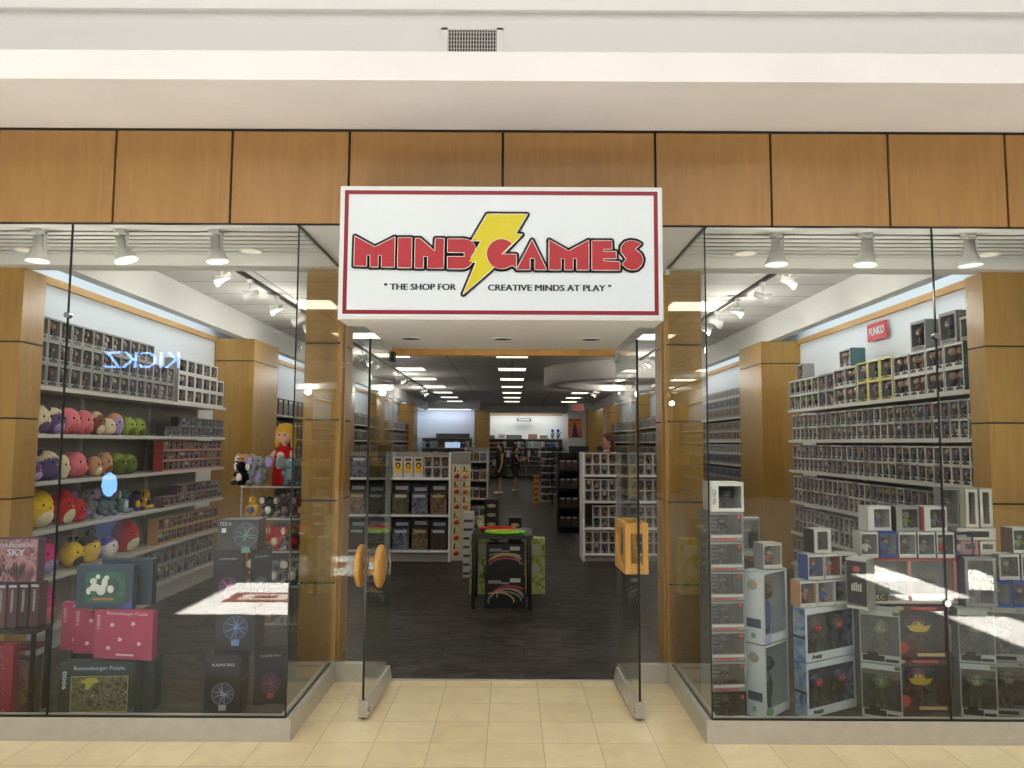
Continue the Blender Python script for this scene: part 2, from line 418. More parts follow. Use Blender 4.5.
def stroked(mb, pts, r, y0, y1, mt):
    mb.prism(pts, y0, y1, mt)
    n = len(pts)
    for i in range(n):
        a = Vector(pts[i]); b = Vector(pts[(i+1) % n]); d = b-a
        if d.length < 1e-6: continue
        q = Vector((-d.y, d.x)).normalized()*r
        mb.prism([tuple(a-q), tuple(b-q), tuple(b+q), tuple(a+q)], y0, y1, mt)
        mb.prism([(a.x+r*math.cos(k*math.pi/5), a.y+r*math.sin(k*math.pi/5)) for k in range(10)], y0, y1, mt)
m = MB()
for p in list(letters.values())+[bolt]: stroked(m, p, .0145, -.0065, -.0055, sblk)
o = m.build('letter_outline', sg); o['label'] = 'black outline behind the letters'
m = MB()
stroked(m, bolt, .003, -.0080, -.0066, swh); m.build('bolt_outline', sg)
m = MB(); m.prism(bolt, -.0092, -.0080, syel); o = m.build('lightning_bolt', sg); o['label'] = 'yellow lightning bolt'
for k, p in letters.items():
    m = MB()
    yy = -.0104 if k == 'letter_g' else -.0078
    if k == 'letter_d': yy = -.0072
    stroked(m, p, .0028, yy, yy+.0008, swh); m.prism(p, yy-.0012, yy, sred)
    m.build('letter', sg)
for q in (-.0018, -.0006, .0006, .0018):     # three passes make the strokes bold
    text('" THE SHOP FOR', .044, (-.398+q, -.0035-q*.1, .16), sblk, sg, width=.352, name='tagline')
    text('CREATIVE MINDS AT PLAY "', .044, (.241+q, -.0035-q*.1, .158), sblk, sg, width=.605, name='tagline')

# ------------------------------------------------------------------ doors
def door(name, xh, sgn, label):
    r = thing(name, label, None, (xh, 4.96, 0), kind='structure')
    r.rotation_euler = (0, 0, R(-2.2)*sgn*-1)
    m = MB(); m.box(-.006, .006, -.68, 0, .06, 2.155, GD); m.build('glass_pane', r)
    m = MB(); m.box(-.0065, .0065, -.684, -.680, .10, 2.155, edge); m.build('glass_edge', r)
    m = MB()
    m.frust(-.030, .030, -.685, 0, .012, -.014, .014, -.685, 0, .10, alu); m.box(-.006, .006, -.684, -.01, .006, .014, black)
    m.build('bottom_rail', r, bevel=.003)
    m = MB(); m.box(-.0265, .0265, -.692, -.684, .02, .11, chrome); m.tube((-.035, -.655, .05), (.035, -.655, .05), .013, .013, chrome, 12); m.build('lock', r)
    m = MB(); m.box(-.018, .018, -.06, .0, 2.09, 2.155, chrome if sgn > 0 else black); m.build('top_fitting', r)
    return r
d1 = door('door_1', -.80, -1, 'open glass door with round wooden pull')
d2 = door('door_2', .70, 1, 'open glass door with square wooden pull')
# round pull
h = bpy.data.objects.new('handle', None); C.objects.link(h); h.parent = d1; h.location = (0, -.56, .83); h['label'] = 'round honey maple pull'
for s in (-1, 1):
    m = MB(); A = Matrix.Rotation(R(90)*s, 3, 'Y')
    m.lathe([(.0001, .075), (.105, .075), (.122, .066), (.122, .048), (.110, .040), (.0001, .040)], mapleh, 36, axis=A)
    o = m.build('disc', h); 
    m = MB()
    for z in (-.035, .035): m.tube((s*.006, 0, z), (s*.042, 0, z), .017, .017, mapleh, 16)
    m.build('standoff', h)
h.name = 'round_pull'
# rectangular pull: slotted end plates joined by arched side boards
h = bpy.data.objects.new('square_pull', None); C.objects.link(h); h.parent = d2; h.location = (0, -.60, .945); h['label'] = 'square slotted maple pull'
def ring_plate(mb, w, hh, iw, ih, y0, y1, mt):
    mb.box(-w, -iw, y0, y1, -hh, hh, mt); mb.box(iw, w, y0, y1, -hh, hh, mt)
    mb.box(-iw, iw, y0, y1, ih, hh, mt); mb.box(-iw, iw, y0, y1, -hh, -ih, mt)
for y in (-.022, .288):
    m = MB(); ring_plate(m, .068, .145, .034, .085, y-.012, y+.012, mapleh); m.build('end_plate', h, bevel=.003)
for s in (-1, 1):
    pts = [(-.01, .145), (-.01, -.145), (.276, -.145), (.276, .145)]
    inner = [(.266*.5 + .085*math.cos(R(t))*(1.0), .118*math.sin(R(t))) for t in range(-90, 91, 10)]
    m = MB(); m.M = Matrix(((0, 1, 0, 0), (1, 0, 0, 0), (0, 0, 1, 0), (0, 0, 0, 1)))
    x0, x1 = (.050, .068) if s > 0 else (-.068, -.050)
    # local xz profile runs along the door's y
    poly = [(-.01, .145), (-.01, -.145)] 
    m.box(-.01, .03, x0, x1, -.145, .145, mapleh)
    segs = 12
    for i in range(segs):
        u0, u1 = i/segs, (i+1)/segs
        a0 = .03+.246*u0; a1 = .03+.246*u1
        z0 = .118*math.sqrt(max(0, 1-u0**2)); z1 = .118*math.sqrt(max(0, 1-u1**2))
        m.add([(a0, x0, z0), (a1, x0, z1), (a1, x0, .145), (a0, x0, .145), (a0, x1, z0), (a1, x1, z1), (a1, x1, .145), (a0, x1, .145)],
              [(0,1,2,3),(7,6,5,4),(0,4,5,1),(3,2,6,7)], mapleh)
        m.add([(a0, x0, -z0), (a1, x0, -z1), (a1, x0, -.145), (a0, x0, -.145), (a0, x1, -z0), (a1, x1, -z1), (a1, x1, -.145), (a0, x1, -.145)],
              [(3,2,1,0),(4,5,6,7),(1,5,4,0),(7,6,2,3)], mapleh)
    m.build('side_board', h)

# ------------------------------------------------------------------ lamps
lampw = mat('fluorescent panel', (255, 250, 235), .5, emit=(255, 240, 215), es=2.8)
tk = 0
for xi, x in enumerate((-2.2, 0, 2.2)):
    for yi in range(10):
        y = 6.0 + 2.5*yi
        if x > 1 and 13 < y < 17.8: continue
        col = ('along the side with the plush shelves', 'down the middle aisle', 'along the side with the red wall sign')[xi]
        r = thing('ceiling_light', 'rectangular fluorescent ceiling panel in the row ' + col, 'ceiling light', (x, y, 3.15), group='ceiling light panels ' + col)
        m = MB(); m.box(-.31, -.29, -.31, .31, -.012, 0, whitem); m.box(.29, .31, -.31, .31, -.012, 0, whitem)
        m.box(-.29, .29, -.31, -.29, -.012, 0, whitem); m.box(-.29, .29, .29, .31, -.012, 0, whitem); m.build('frame', r)
        m = MB(); m.box(-.29, .29, -.29, .29, -.006, -.001, lampw); m.build('diffuser', r)

bulb = mat('lamp face lit', (255, 250, 240), .4, emit=(255, 244, 225), es=30)
bulbw = mat('lamp face', (255, 240, 210), .4, emit=(255, 238, 205), es=2.5)
bulbd = mat('lamp face dim', (235, 230, 215), .4, emit=(255, 240, 215), es=.35)
lampwh = mat('lamp white enamel', (238, 238, 234), .35)
def bell_mesh(tilt, lit):
    A = Matrix.Rotation(R(tilt), 3, 'Y')
    m = MB(); m.lathe([(.0005, .02), (.026, .02), (.028, -.05), (.036, -.056), (.042, -.075), (.054, -.10), (.064, -.122), (.066, -.134), (.058, -.13), (.03, -.08)], lampwh, 20, at=(0, 0, -.06), axis=A)
    b = MB(); b.lathe([(.056, -.122), (.0005, -.12)], bulbw if lit else bulbd, 16, at=(0, 0, -.06), axis=A)
    return m, b
names = [(-2.807, 0, 'bell spotlight over the window beside the outer wood column by the plush shelves', 1), (-2.322, -18, 'tilted bell spotlight hung over the plush window, middle one of that window', 0),
         (-1.761, -8, 'bell spotlight over the stack of plasma ball boxes', 0), (1.558, 0, 'bell spotlight over the narrow stack of figure boxes at the window corner', 0),
         (2.091, 4, 'bell spotlight in the middle of the collectible figure window', 0), (2.70, -3, 'bell spotlight over the window beside the outer column near the red wall sign', 0)]
for x, tl, lab, lit in names:
    r = thing('spotlight', lab, 'spotlight', (x, 4.3, 2.80), group='bell spotlights over the windows')
    m = MB(); m.box(-.03, .03, -.03, .03, -.022, 0, whitem); m.build('mount', r)
    m = MB(); m.box(.036, .046, -.008, .008, -.15, -.02, whitem); m.box(-.01, .046, -.008, .008, -.03, -.02, whitem); m.build('bracket', r)
    a, b = bell_mesh(tl, lit); a.build('lamp_shade', r); b.build('lamp_face', r)
for x, lab in ((-3.2, 'by the outer wood column on the plush side'), (-1.72, 'near the glass corner above the gift stack'), (1.53, 'near the glass corner above the narrow stack'), (3.12, 'by the outer wood column on the figure side')):
    r = thing('recessed_downlight', 'recessed light in the slatted ceiling, ' + lab, 'ceiling light', (x, 4.78, 2.798), group='recessed lights in the slatted ceiling')
    m = MB(); m.lathe([(.08, .001), (.08, -.004), (.066, -.005), (.062, .001)], whitem, 24); m.build('trim_ring', r)
    m = MB(); m.lathe([(.064, -.001), (.0005, -.0015)], bulbd, 24); m.build('diffuser', r)
# track lights running into the shop
for x, side in ((-2.55, 'over the side with the plush shelves'), (2.43, 'over the side with the red wall sign')):
    r = thing('light_track', 'dark ceiling track ' + side, 'light track', (x, 5.4, 3.15))
    m = MB(); m.box(-.018, .018, 0, 22, -.03, 0, black); m.build('rail', r)
    ys = [6.4, 7.1, 7.9, 8.7, 9.2, 12.5, 13.2, 14, 16.5, 17.3, 18.2, 21, 22]
    for k, y in enumerate(ys):
        t = thing('track_spotlight', 'white track spotlight hanging from the track ' + side, 'spotlight', (x, y, 3.12), rz=0, group='track spotlights ' + side)
        sgn = -1 if x < 0 else 1
        m = MB(); m.box(-.02, .02, -.03, .03, -.03, 0, whitem); m.tube((0, 0, -.02), (sgn*.01, 0, -.13), .008, .008, whitem, 8); m.build('bracket', t)
        A = Matrix.Rotation(R(-70*sgn), 3, 'Y')
        m = MB(); m.lathe([(.0005, .08), (.028, .08), (.032, 0), (.06, -.06), (.055, -.055), (.02, -.03)], whitem, 14, at=(0, 0, -.14), axis=A); m.build('lamp_shade', t)
        m = MB(); m.lathe([(.05, -.052), (.0005, -.05)], bulb if k in (5, 8, 11, 12, 6) else bulbw, 12, at=(0, 0, -.14), axis=A); m.build('lamp_face', t)
# round dropped soffit
m = MB()
gry = mat('soffit grey', (205, 200, 192), .7)
m.lathe([(1.92, 3.149), (1.92, 2.80), (1.45, 2.80), (1.45, 2.90), (.001, 2.90)], gry, 64, at=(2.76-.15, 15.9, 0))
o = structure('ceiling_drum', m, 'round dropped ceiling drum over the counter')

# ------------------------------------------------------------------ shelving on the walls
SZ = [.18, .545, .90, 1.255, 1.60, 1.95]
lipm = mat('shelf lip paint', (196, 194, 188), .45)
def shelf_unit(side, y0, y1, label, zs=SZ, group=None, name='wall_shelf_unit'):
    xw = -3.77 if side < 0 else 3.65; s = -side    # s points into the shop
    r = thing(name, label, 'shelving', (xw, y0, 0), group=group)
    L = y1-y0; D = .37
    def bx(m, a, b, *k): m.box(min(s*a, s*b), max(s*a, s*b), *k)
    m = MB(); bx(m, .002, .03, 0, L, .0, 1.93, panelg); m.build('back_panel', r)
    m = MB(); bx(m, .03, .045, 0, .03, 0, 1.95, greym); bx(m, .03, .045, L-.03, L, 0, 1.95, greym); m.build('upright', r)
    for i, z in enumerate(zs):
        m = MB(); bx(m, .03, D-.004, 0.002, L-.002, z-.028, z-.002, greym); bx(m, D-.004, D, 0.002, L-.002, z-.030, z, lipm)
        if i == 0: bx(m, .03, D-.03, .002, L-.002, 0, z-.028, greym)
        m.build('shelf', r)
    return r
bays = [(5.24, 6.42), (6.42, 7.61), (7.61, 8.80)]
w3 = ('bay nearest the window', 'middle bay', 'bay against the wood pillar')
for k, (a, b) in enumerate(bays):
    shelf_unit(-1, a, b, 'grey metal wall shelving holding plush toys, ' + w3[k])
    shelf_unit(1, a, b, 'grey metal wall shelving packed with figure boxes, ' + w3[k])
for k, (a, b) in enumerate(((10.25, 14.35), (15.35, 19.45), (20.45, 24.55))):
    n3 = ('first', 'second', 'third')[k]
    shelf_unit(-1, a, b, f'long wall shelving of board games, {n3} bay beyond the pillar on the plush side')
    shelf_unit(1, a, b, f'long wall shelving, {n3} bay beyond the pillar on the side of the red sign')

# ------------------------------------------------------------------ small windowed boxes
figvar = mat('figure colours', (90, 80, 75), .5, var=[(60,50,50),(130,108,90),(64,72,104),(36,36,40),(110,56,50),(78,96,76),(170,162,150),(84,70,100),(60,44,36),(140,112,66)])
figvar2 = mat('figure clothes', (90, 80, 75), .5, var=[(40,42,50),(90,30,35),(50,70,60),(35,35,38),(160,150,140),(50,60,100),(120,85,50),(30,30,30)])
skin = mat('toy face', (160, 134, 118), .5)
winin = mat('box inside', (128, 128, 130), .6)
cream = mat('box cream', (192, 187, 174), .5); boxw = mat('box white', (196, 196, 192), .45); boxg = mat('box grey', (140, 140, 137), .5)
boxk = mat('box black', (22, 22, 24), .4); boxred = mat('box red', (165, 50, 48), .45); boxtan = mat('box tan', (176, 140, 84), .5)
sidevar = mat('box side print', (80, 80, 80), .45, var=[(190,188,182),(70,76,88),(200,198,190),(110,90,80),(46,46,50),(150,150,150),(98,110,120)])
bandvar = mat('box band print', (80, 80, 80), .45, var=[(200,198,190),(214,212,204),(180,176,170),(206,204,198)])
def figbox(w, d, h, frame, side=None, band=.2, top=.1, edgew=.08, head=figvar, body=figvar2, inside=winin, emblem=sblk, nf=1, bandm=None):
    side = side or frame; bandm = bandm or frame
    m = MB(); x = w/2; e = w*edgew/ (1 if nf == 1 else nf)
    dep = d*.42
    # shell
    m.quad((-x,0,0),(-x,0,h),(-x,d,h),(-x,d,0), side); m.quad((x,0,0),(x,d,0),(x,d,h),(x,0,h), side)
    m.quad((-x,0,h),(x,0,h),(x,d,h),(-x,d,h), frame); m.quad((-x,0,0),(-x,d,0),(x,d,0),(x,0,0), frame); m.quad((-x,d,0),(-x,d,h),(x,d,h),(x,d,0), side)
    zb, zt = h*band, h*(1-top); a, b = -x+e, x-e
    m.quad((-x,0,0),(x,0,0),(x,0,zb),(-x,0,zb), bandm); m.quad((-x,0,zt),(x,0,zt),(x,0,h),(-x,0,h), frame)
    m.quad((-x,0,zb),(a,0,zb),(a,0,zt),(-x,0,zt), frame); m.quad((b,0,zb),(x,0,zb),(x,0,zt),(b,0,zt), frame)
    # recess
    m.quad((a,dep,zb),(b,dep,zb),(b,dep,zt),(a,dep,zt), inside); m.quad((a,0,zb),(a,dep,zb),(a,dep,zt),(a,0,zt), inside); m.quad((b,0,zb),(b,0,zt),(b,dep,zt),(b,dep,zb), inside)
    m.quad((a,0,zb),(b,0,zb),(b,dep,zb),(a,dep,zb), inside); m.quad((a,0,zt),(a,dep,zt),(b,dep,zt),(b,0,zt), inside)
    if emblem:
        for k in range(nf):
            c = -x + w*(k+.5)/nf; q = w/nf
            m.prism([(c-q*.34, zb*.25), (c+q*.34, zb*.25), (c+q*.36, zb*.75), (c+q*.12, zb*.85), (c, zb*1.35), (c-q*.12, zb*.85), (c-q*.36, zb*.75)], -.0012, 0, emblem)
    H = zt-zb
    for k in range(nf):
        c = -x+e + (w-2*e)*(k+.5)/nf; q = (w-2*e)/nf
        r = min(q*.42, H*.29)
        m.ball((c, dep*.5, zb+H*.66), (r, r*.8, r*.92), head, 8, 6)
        m.ball((c, dep*.5-r*.38, zb+H*.58), (r*.6, r*.45, r*.45), skin, 6, 4)
        m.ball((c, dep*.5, zb+H*.26), (r*.62, r*.5, H*.26), body, 6, 5)
    return m.mesh('vinyl_figure_box')
def place(mesh, name, loc, rz, label, cat, group):
    o = bpy.data.objects.new(name, mesh); C.objects.link(o); o.location = loc; o.rotation_euler = (0, 0, rz)
    return tag(o, label, cat, group)
ordw = {1: 'lowest', 2: 'second lowest', 3: 'third', 4: 'fourth', 5: 'top'}
def run(side, zi, y0, y1, meshes, w, h, d, tiers, name, label, cat, setback=.02, gap=.004, skip=(), jit=.006, zlist=SZ, xoff=0, start=None):
    """stack rows of copies along a wall shelf, fronts to the aisle"""
    xw = -3.77 if side < 0 else 3.65
    xf = xw - side*(.37-setback+xoff)
    n = int((y1-y0)/(w+gap)); k = 0
    for t in range(tiers):
        lab = label if tiers == 1 else label + ', ' + (('lower row', 'upper row') if tiers == 2 else ('bottom row', 'middle row', 'top row'))[t]
        for i in range(n):
            if (t, i) in skip or (start and i < start[t]): continue
            y = y0 + (i+.5)*(w+gap)
            place(meshes[(i*7+t*3+random.randrange(2)) % len(meshes)], name, (xf + side*random.uniform(0, jit), y, zlist[zi]+.0005+t*(h+.0015)),
                  R(90) if side < 0 else R(-90), lab, cat, lab)
# right wall: five shelves of figure boxes
wA = [figbox(.112, .09, .143, f, s, b, .1) for f, s, b in ((boxw, sidevar, .2), (boxg, sidevar, .17), (cream, sidevar, .22), (boxg, boxk, .2))]
sh_names = {4: 'second shelf from the top', 3: 'third shelf from the top', 2: 'fourth shelf from the top', 1: 'shelf just above the base'}
for zi in (4, 3, 2, 1):
    run(1, zi, 5.24, 8.79, wA, .112, .143, .09, 2, 'vinyl_figure_box', 'small windowed figure box, ' + sh_names[zi] + ', red sign wall', 'toy box')
# base shelf: the rest of the same kind, as one mass
def mass(name, label, side, rows, w, h, d, y0, y1, xf, mats):
    m = MB()
    for z, t in rows:
        n = int((y1-y0)/(w+.006))
        for i in range(n):
            y = y0+(i+.5)*(w+.006); zz = z + t*(h+.002)+.001
            f, s_ = mats[(i*5+t*3+int(z*10)) % len(mats)]
            x0, x1 = (xf, xf+d) if side > 0 else (xf-d, xf)
            e = xf - side*.0015
            m.box(x0, x1, y-w/2, y+w/2, zz, zz+h, f)
            m.add([(e, y-w*.4, zz+h*.2), (e, y+w*.4, zz+h*.2), (e, y+w*.4, zz+h*.9), (e, y-w*.4, zz+h*.9)], [(0,1,2,3) if side > 0 else (3,2,1,0)], s_)
            m.ball((e-side*.001, y, zz+h*.6), (.002, w*.25, h*.17), s_ if i % 3 else skin, 6, 4)
    o = m.build(name); return tag(o, label, None, None, 'stuff')
mm = [(boxw, winin), (cream, mat('p1', (95,60,55), .5)), (boxg, mat('p2', (60,66,90), .5)), (boxw, mat('p3', (52,70,58), .5)), (boxg, mat('p4', (110,85,60), .5))]
mass('vinyl_figure_boxes', 'more small figure boxes on the base shelf and in the bays beyond the pillar', 1, [(SZ[0], 0), (SZ[0], 1)], .112, .143, .09, 5.24, 8.79, 3.30, mm)
mass('vinyl_figure_boxes', 'small figure boxes packed beyond the wood pillar on the red sign side', 1, [(z, t) for z in SZ[1:5] for t in (0, 1)]+[(SZ[5], 0), (SZ[5], 1), (SZ[5], 2)], .112, .143, .09, 10.3, 14.3, 3.30, mm)

# right wall top shelf: larger boxes of several kinds
green_in = mat('green figures', (80, 110, 60), .5)
boxyel = mat('box yellow edge', (200, 190, 90), .5)
teal = mat('teal print', (70, 110, 115), .5)
tA = figbox(.16, .12, .17, boxw, boxw, .16, .1, head=green_in, nf=2)
tB = figbox(.19, .13, .17, boxg, boxg, .14, .1, nf=1)
tC = figbox(.21, .15, .185, boxyel, boxw, .12, .08, nf=1)
tD = figbox(.24, .15, .18, boxw, teal, .2, .1, nf=2, head=skin)
tE = figbox(.22, .16, .24, boxg, boxg, .14, .1, nf=1)
def top_right(mesh, w, h, y, t, z, label):
    place(mesh, 'collector_figure_box', (3.30, y, SZ[5]+.0005+z), R(-90), label, 'toy box', None)['group'] = label
def toprow(ys, mesh, w, h, tiers, label):
    for t in range(tiers):
        for y in ys: top_right(mesh, w, h, y, t, t*(h+.002), label)
toprow([8.70-.165*i for i in range(5)], tA, .16, .17, 2, 'pale box of green figures at the pillar end of the top shelf')
toprow([7.86, 7.66], tB, .19, .17, 2, 'grey figure box beside the green figure boxes on the top shelf')
top_right(tB, .19, .17, 8.45, 2, .345, 'single box on top of the green figure boxes near the pillar')
toprow([7.44, 7.19], tD, .24, .18, 2, 'two-figure box under the lone tall box on the top shelf')
top_right(tD, .24, .18, 7.30, 2, .366, 'teal-sided box standing alone above the top shelf row under the red sign')
toprow([6.95, 6.73, 6.50], tC, .21, .185, 2, 'yellow-edged figure box below the red wall sign')
toprow([6.25, 6.0, 5.75, 5.5], tD, .24, .18, 2, 'multi-figure box on the top shelf by the outer wood column')
for y, l in ((5.97, 'grey boxed figure topmost on the shelf, on the pillar side of the window seam'), (5.56, 'grey boxed figure topmost on the shelf, on the outer column side of the window seam')):
    top_right(tE, .22, .24, y, 2, .366, l)
top_right(tB, .19, .17, 5.31, 2, .366, 'figure box partly hidden behind the outer wood column')
# red wall sign
r = thing('wall_sign', 'red sign with white lettering hung on the wall over the figure shelves', 'sign', (3.60, 7.25, 2.585))
m = MB(); m.box(0, .012, -.19, .19, 0, .17, mat('sign panel red', (196, 44, 50), .4)); m.build('panel', r)
text('FUNKO', .11, (-.002, 0, .085), signw, r, rz=R(-90), bold=.003, width=.30)
r = thing('wall_sign', 'small red and white sign on the plush side wall beyond the pillar', 'sign', (-3.72, 11.0, 2.32))
m = MB(); m.box(-.012, 0, -.19, .19, 0, .2, mat('sign panel red', (196, 44, 50), .4)); m.box(0, .001, -.15, .15, .07, .13, signw); m.build('panel', r)

# ------------------------------------------------------------------ left wall merchandise
lX = -3.77+.37-.02
lav = mat('lavender shade figure', (110, 105, 135), .5)
lA = [figbox(.142, .13, .168, boxg, sidevar, .24, .08, head=h_, body=figvar2) for h_ in (lav, figvar, mat('ash figure', (120, 118, 116), .5))]
bluefr = mat('box blue edge', (60, 110, 180), .45)
lB = figbox(.142, .13, .168, boxw, bluefr, .24, .08, edgew=.1)
lG = figbox(.196, .15, .152, boxw, mat('pale grey print', (150,148,142), .5), .14, .1, edgew=.2, nf=2, emblem=None)
def leftrow(meshes, name, ys, zi, t, h, label, dx=0):
    for i, y in enumerate(ys):
        place(meshes[i % len(meshes)], name, (lX-dx, y, SZ[zi]+.0005+t*(h+.002)), R(90), label, 'toy box', label)
for t, nm in enumerate(('bottom row', 'middle row', 'topmost row')):
    ys = [5.34+.147*i for i in range(15)]
    if t == 2: ys = ys[:12]
    leftrow(lA, 'display_figure_box', ys, 5, t, .168, 'dark windowed figure box on the top plush wall shelf, ' + nm + ' of the stacks')
for t, nm in enumerate(('bottom row', 'middle row', 'topmost row')):
    leftrow([lG], 'paired_figure_box', [7.66+.2*i for i in range(6 if t < 2 else 5)], 5, t, .152, 'white framed paired figure box against the wood pillar, ' + nm, dx=0)
sm = [figbox(.096, .08, .1, c_, boxk, .2, .05, edgew=.04, head=figvar, body=figvar2, emblem=None) for c_ in (mat('slate box', (84, 92, 108), .5), mat('clear grey box', (120, 122, 126), .5))]
leftrow(sm, 'small_figure_pack', [7.35+.1*i for i in range(15)], 4, 0, .1, 'little slate figure pack on the second shelf of the plush wall, front row low')
leftrow(sm, 'small_figure_pack', [7.65+.1*i for i in range(12)], 4, 1, .1, 'little slate figure pack on the second shelf of the plush wall, stacked row')
rd = [figbox(.118, .1, .1, mat('box pale red', (190, 120, 108), .5), boxred, .12, .06, edgew=.05, nf=2, emblem=None)]
for t, nm in enumerate(('bottom', 'middle', 'top')):
    leftrow(rd, 'red_toy_box', [7.36+.121*i for i in range(12)], 3, t, .1, f'red sided little toy box on the plush wall, {nm} row of three')
pu = [figbox(.118, .1, .1, mat('box mauve', (150, 120, 112), .5), mat('box plum', (92, 60, 80), .5), .16, .06, edgew=.05, nf=2, emblem=None)]
leftrow(pu, 'plum_toy_box', [7.42+.121*i for i in range(12)], 2, 0, .1, 'plum and tan toy box beside the dark plush toys, lower row')
leftrow(pu, 'plum_toy_box', [7.7+.121*i for i in range(9)], 2, 1, .1, 'plum and tan toy box beside the dark plush toys, upper row')
ta = [figbox(.13, .1, .125, boxtan, mat('box orange tan', (190, 135, 66), .5), .14, .06, edgew=.05, nf=2, emblem=None, inside=mat('tan inside', (110, 80, 45), .6))]
leftrow(ta, 'tan_toy_box', [7.32+.133*i for i in range(11)], 1, 0, .125, 'tan toy box by the big red plush, lower row')
leftrow(ta, 'tan_toy_box', [7.32+.133*i for i in range(11)], 1, 1, .125, 'tan toy box by the big red plush, upper row')
gn = [figbox(.15, .1, .16, boxg, boxg, .1, .06, edgew=.05, nf=1, emblem=None, head=h_) for h_ in (green_in, figvar, lav)]
leftrow(gn, 'bottom_shelf_figure_box', [6.55+.154*i for i in range(14)], 0, 0, .16, 'grey windowed figure box on the base shelf of the plush wall, lower row')
leftrow(gn, 'bottom_shelf_figure_box', [6.55+.154*i for i in range(14)], 0, 1, .16, 'grey windowed figure box on the base shelf of the plush wall, upper row')

# plush toys
def fab(name, c): return mat('plush '+name, c, .95, spec=.1, noise=.08, nscale=30)
F_ = {k: fab(k, v) for k, v in dict(purple=(98,78,128), cream=(226,214,176), pink=(226,128,140), rose=(206,104,112), brown=(128,82,66), peach=(224,160,120), lilac=(170,150,205),
      green=(150,170,80), olive=(96,112,50), tan=(196,150,118), yellow=(236,200,40), red=(190,30,36), grey=(134,138,142), teal=(110,142,150), magenta=(222,50,130), white=(226,220,210),
      navy=(44,42,78), violet=(88,60,150), charcoal=(60,58,52), blue=(60,80,150), black=(26,24,26), gold=(214,168,60), maroon=(90,40,34)).items()}
eyem = mat('bead eye', (12, 12, 14), .2)
def plush(label, y, zi, hgt, wid, body, belly, ears='none', x=None, rz=90, top=None, wide=1., lean=0, loc=None, cheeks=None, group=None, name='plush_toy'):
    L = loc or ((x if x is not None else lX-.02-wid*.42), y, SZ[zi]+.001)
    t = thing(name, label, 'plush toy', L, R(rz+lean), group=group)
    m = MB(); m.ball((0, 0, hgt*.48), (wid/2, wid*.42, hgt*.52), body, 20, 14, floor=0)
    bo = m.build('body', t)
    if top:
        m = MB(); m.ball((0, .004, hgt*.56), (wid*.49, wid*.415, hgt*.455), top, 18, 12, floor=hgt*.55); m.build('head_patch', bo)
    if belly:
        m = MB(); m.ball((0, -wid*.19, hgt*.30), (wid*.33, wid*.26, hgt*.28), belly, 14, 10, floor=.002); m.build('belly', bo)
    for s in (-1, 1):
        m = MB(); m.ball((s*wid*.2, -wid*.37, hgt*.60), (.009, .006, .010), eyem, 8, 6); m.build('eye', bo)
        if ears == 'round':
            m = MB(); m.ball((s*wid*.33, 0, hgt*.92), (wid*.12, wid*.07, wid*.13), body, 10, 8); m.build('ear', t)
        elif ears == 'point':
            m = MB(); m.lathe([(wid*.11, 0), (wid*.05, wid*.12), (.001, wid*.22)], body, 10, at=(s*wid*.27, 0, hgt*.86)); m.build('ear', t)
        elif ears == 'antenna':
            m = MB(); m.tube((s*wid*.14, 0, hgt*.95), (s*wid*.2, -.01, hgt*1.1), .006, .006, F_['black'], 8); m.ball((s*wid*.2, -.01, hgt*1.12), .018, F_['black'], 8, 6); m.build('antenna', bo)
        elif ears == 'hands':
            m = MB(); m.ball((s*wid*.56, -.03, hgt*.36), (wid*.12, wid*.1, wid*.12), body, 10, 8); m.build('hand', t)
        elif ears == 'wing':
            m = MB(); m.ball((s*wid*.48, 0, hgt*.4), (wid*.06, wid*.2, hgt*.25), belly or body, 10, 8); m.build('wing', t)
    m = MB(); m.ball((0, -wid*.415, hgt*.52), (wid*.05, wid*.03, wid*.035), cheeks or F_['gold'], 8, 6); m.build('snout', bo)
    return t
P_ = plush
P_('round cream and purple owl plush against the outer column, second shelf from the top', 5.50, 4, 0.213, 0.198, F_['cream'], F_['purple'], 'point')
P_('purple plush with cream forehead, second shelf from the top', 5.68, 4, 0.202, 0.186, F_['purple'], F_['lilac'], 'round', top=F_['cream'])
P_('round pink plush with cream collar next to the purple one, second shelf', 5.88, 4, 0.213, 0.215, F_['pink'], F_['rose'])
P_('narrower pink plush squeezed between pink and brown plush, second shelf', 6.07, 4, 0.202, 0.175, F_['pink'], F_['rose'])
P_('brown and cream plush on the second shelf from the top', 6.24, 4, 0.196, 0.151, F_['brown'], F_['cream'], top=F_['cream'])
P_('small cream ball plush in front of the peach one, second shelf', 6.39, 4, 0.146, 0.163, F_['cream'], None, x=lX-.07)
P_('peach plush with a lilac base on the second shelf', 6.55, 4, 0.196, 0.163, F_['lilac'], None, top=F_['peach'])
P_('light green plush, first of the pair beside the little slate packs', 6.77, 4, 0.168, 0.175, F_['green'], F_['olive'], 'point')
P_('light green plush, second of the pair touching the little slate packs', 6.95, 4, 0.168, 0.163, F_['green'], F_['olive'])
P_('purple plush cut off by the outer column on the third shelf', 5.44, 3, 0.154, 0.172, F_['purple'], F_['lilac'])
P_('large purple and cream plush with ears, third shelf', 5.64, 3, 0.220, 0.217, F_['purple'], F_['purple'], 'round', top=F_['cream'])
P_('slim cream plush beside the pink plush with hands, third shelf', 5.78, 3, 0.187, 0.114, F_['cream'], None)
P_('pink plush with two little hands and dark eyes, third shelf', 6.00, 3, 0.209, 0.217, F_['pink'], F_['rose'], 'hands')
P_('maroon plush peeking from behind the pink plush with hands', 5.86, 3, 0.187, 0.149, F_['maroon'], None, x=lX-.26)
P_('round tan plush on the third shelf', 6.24, 3, 0.165, 0.137, F_['tan'], F_['cream'])
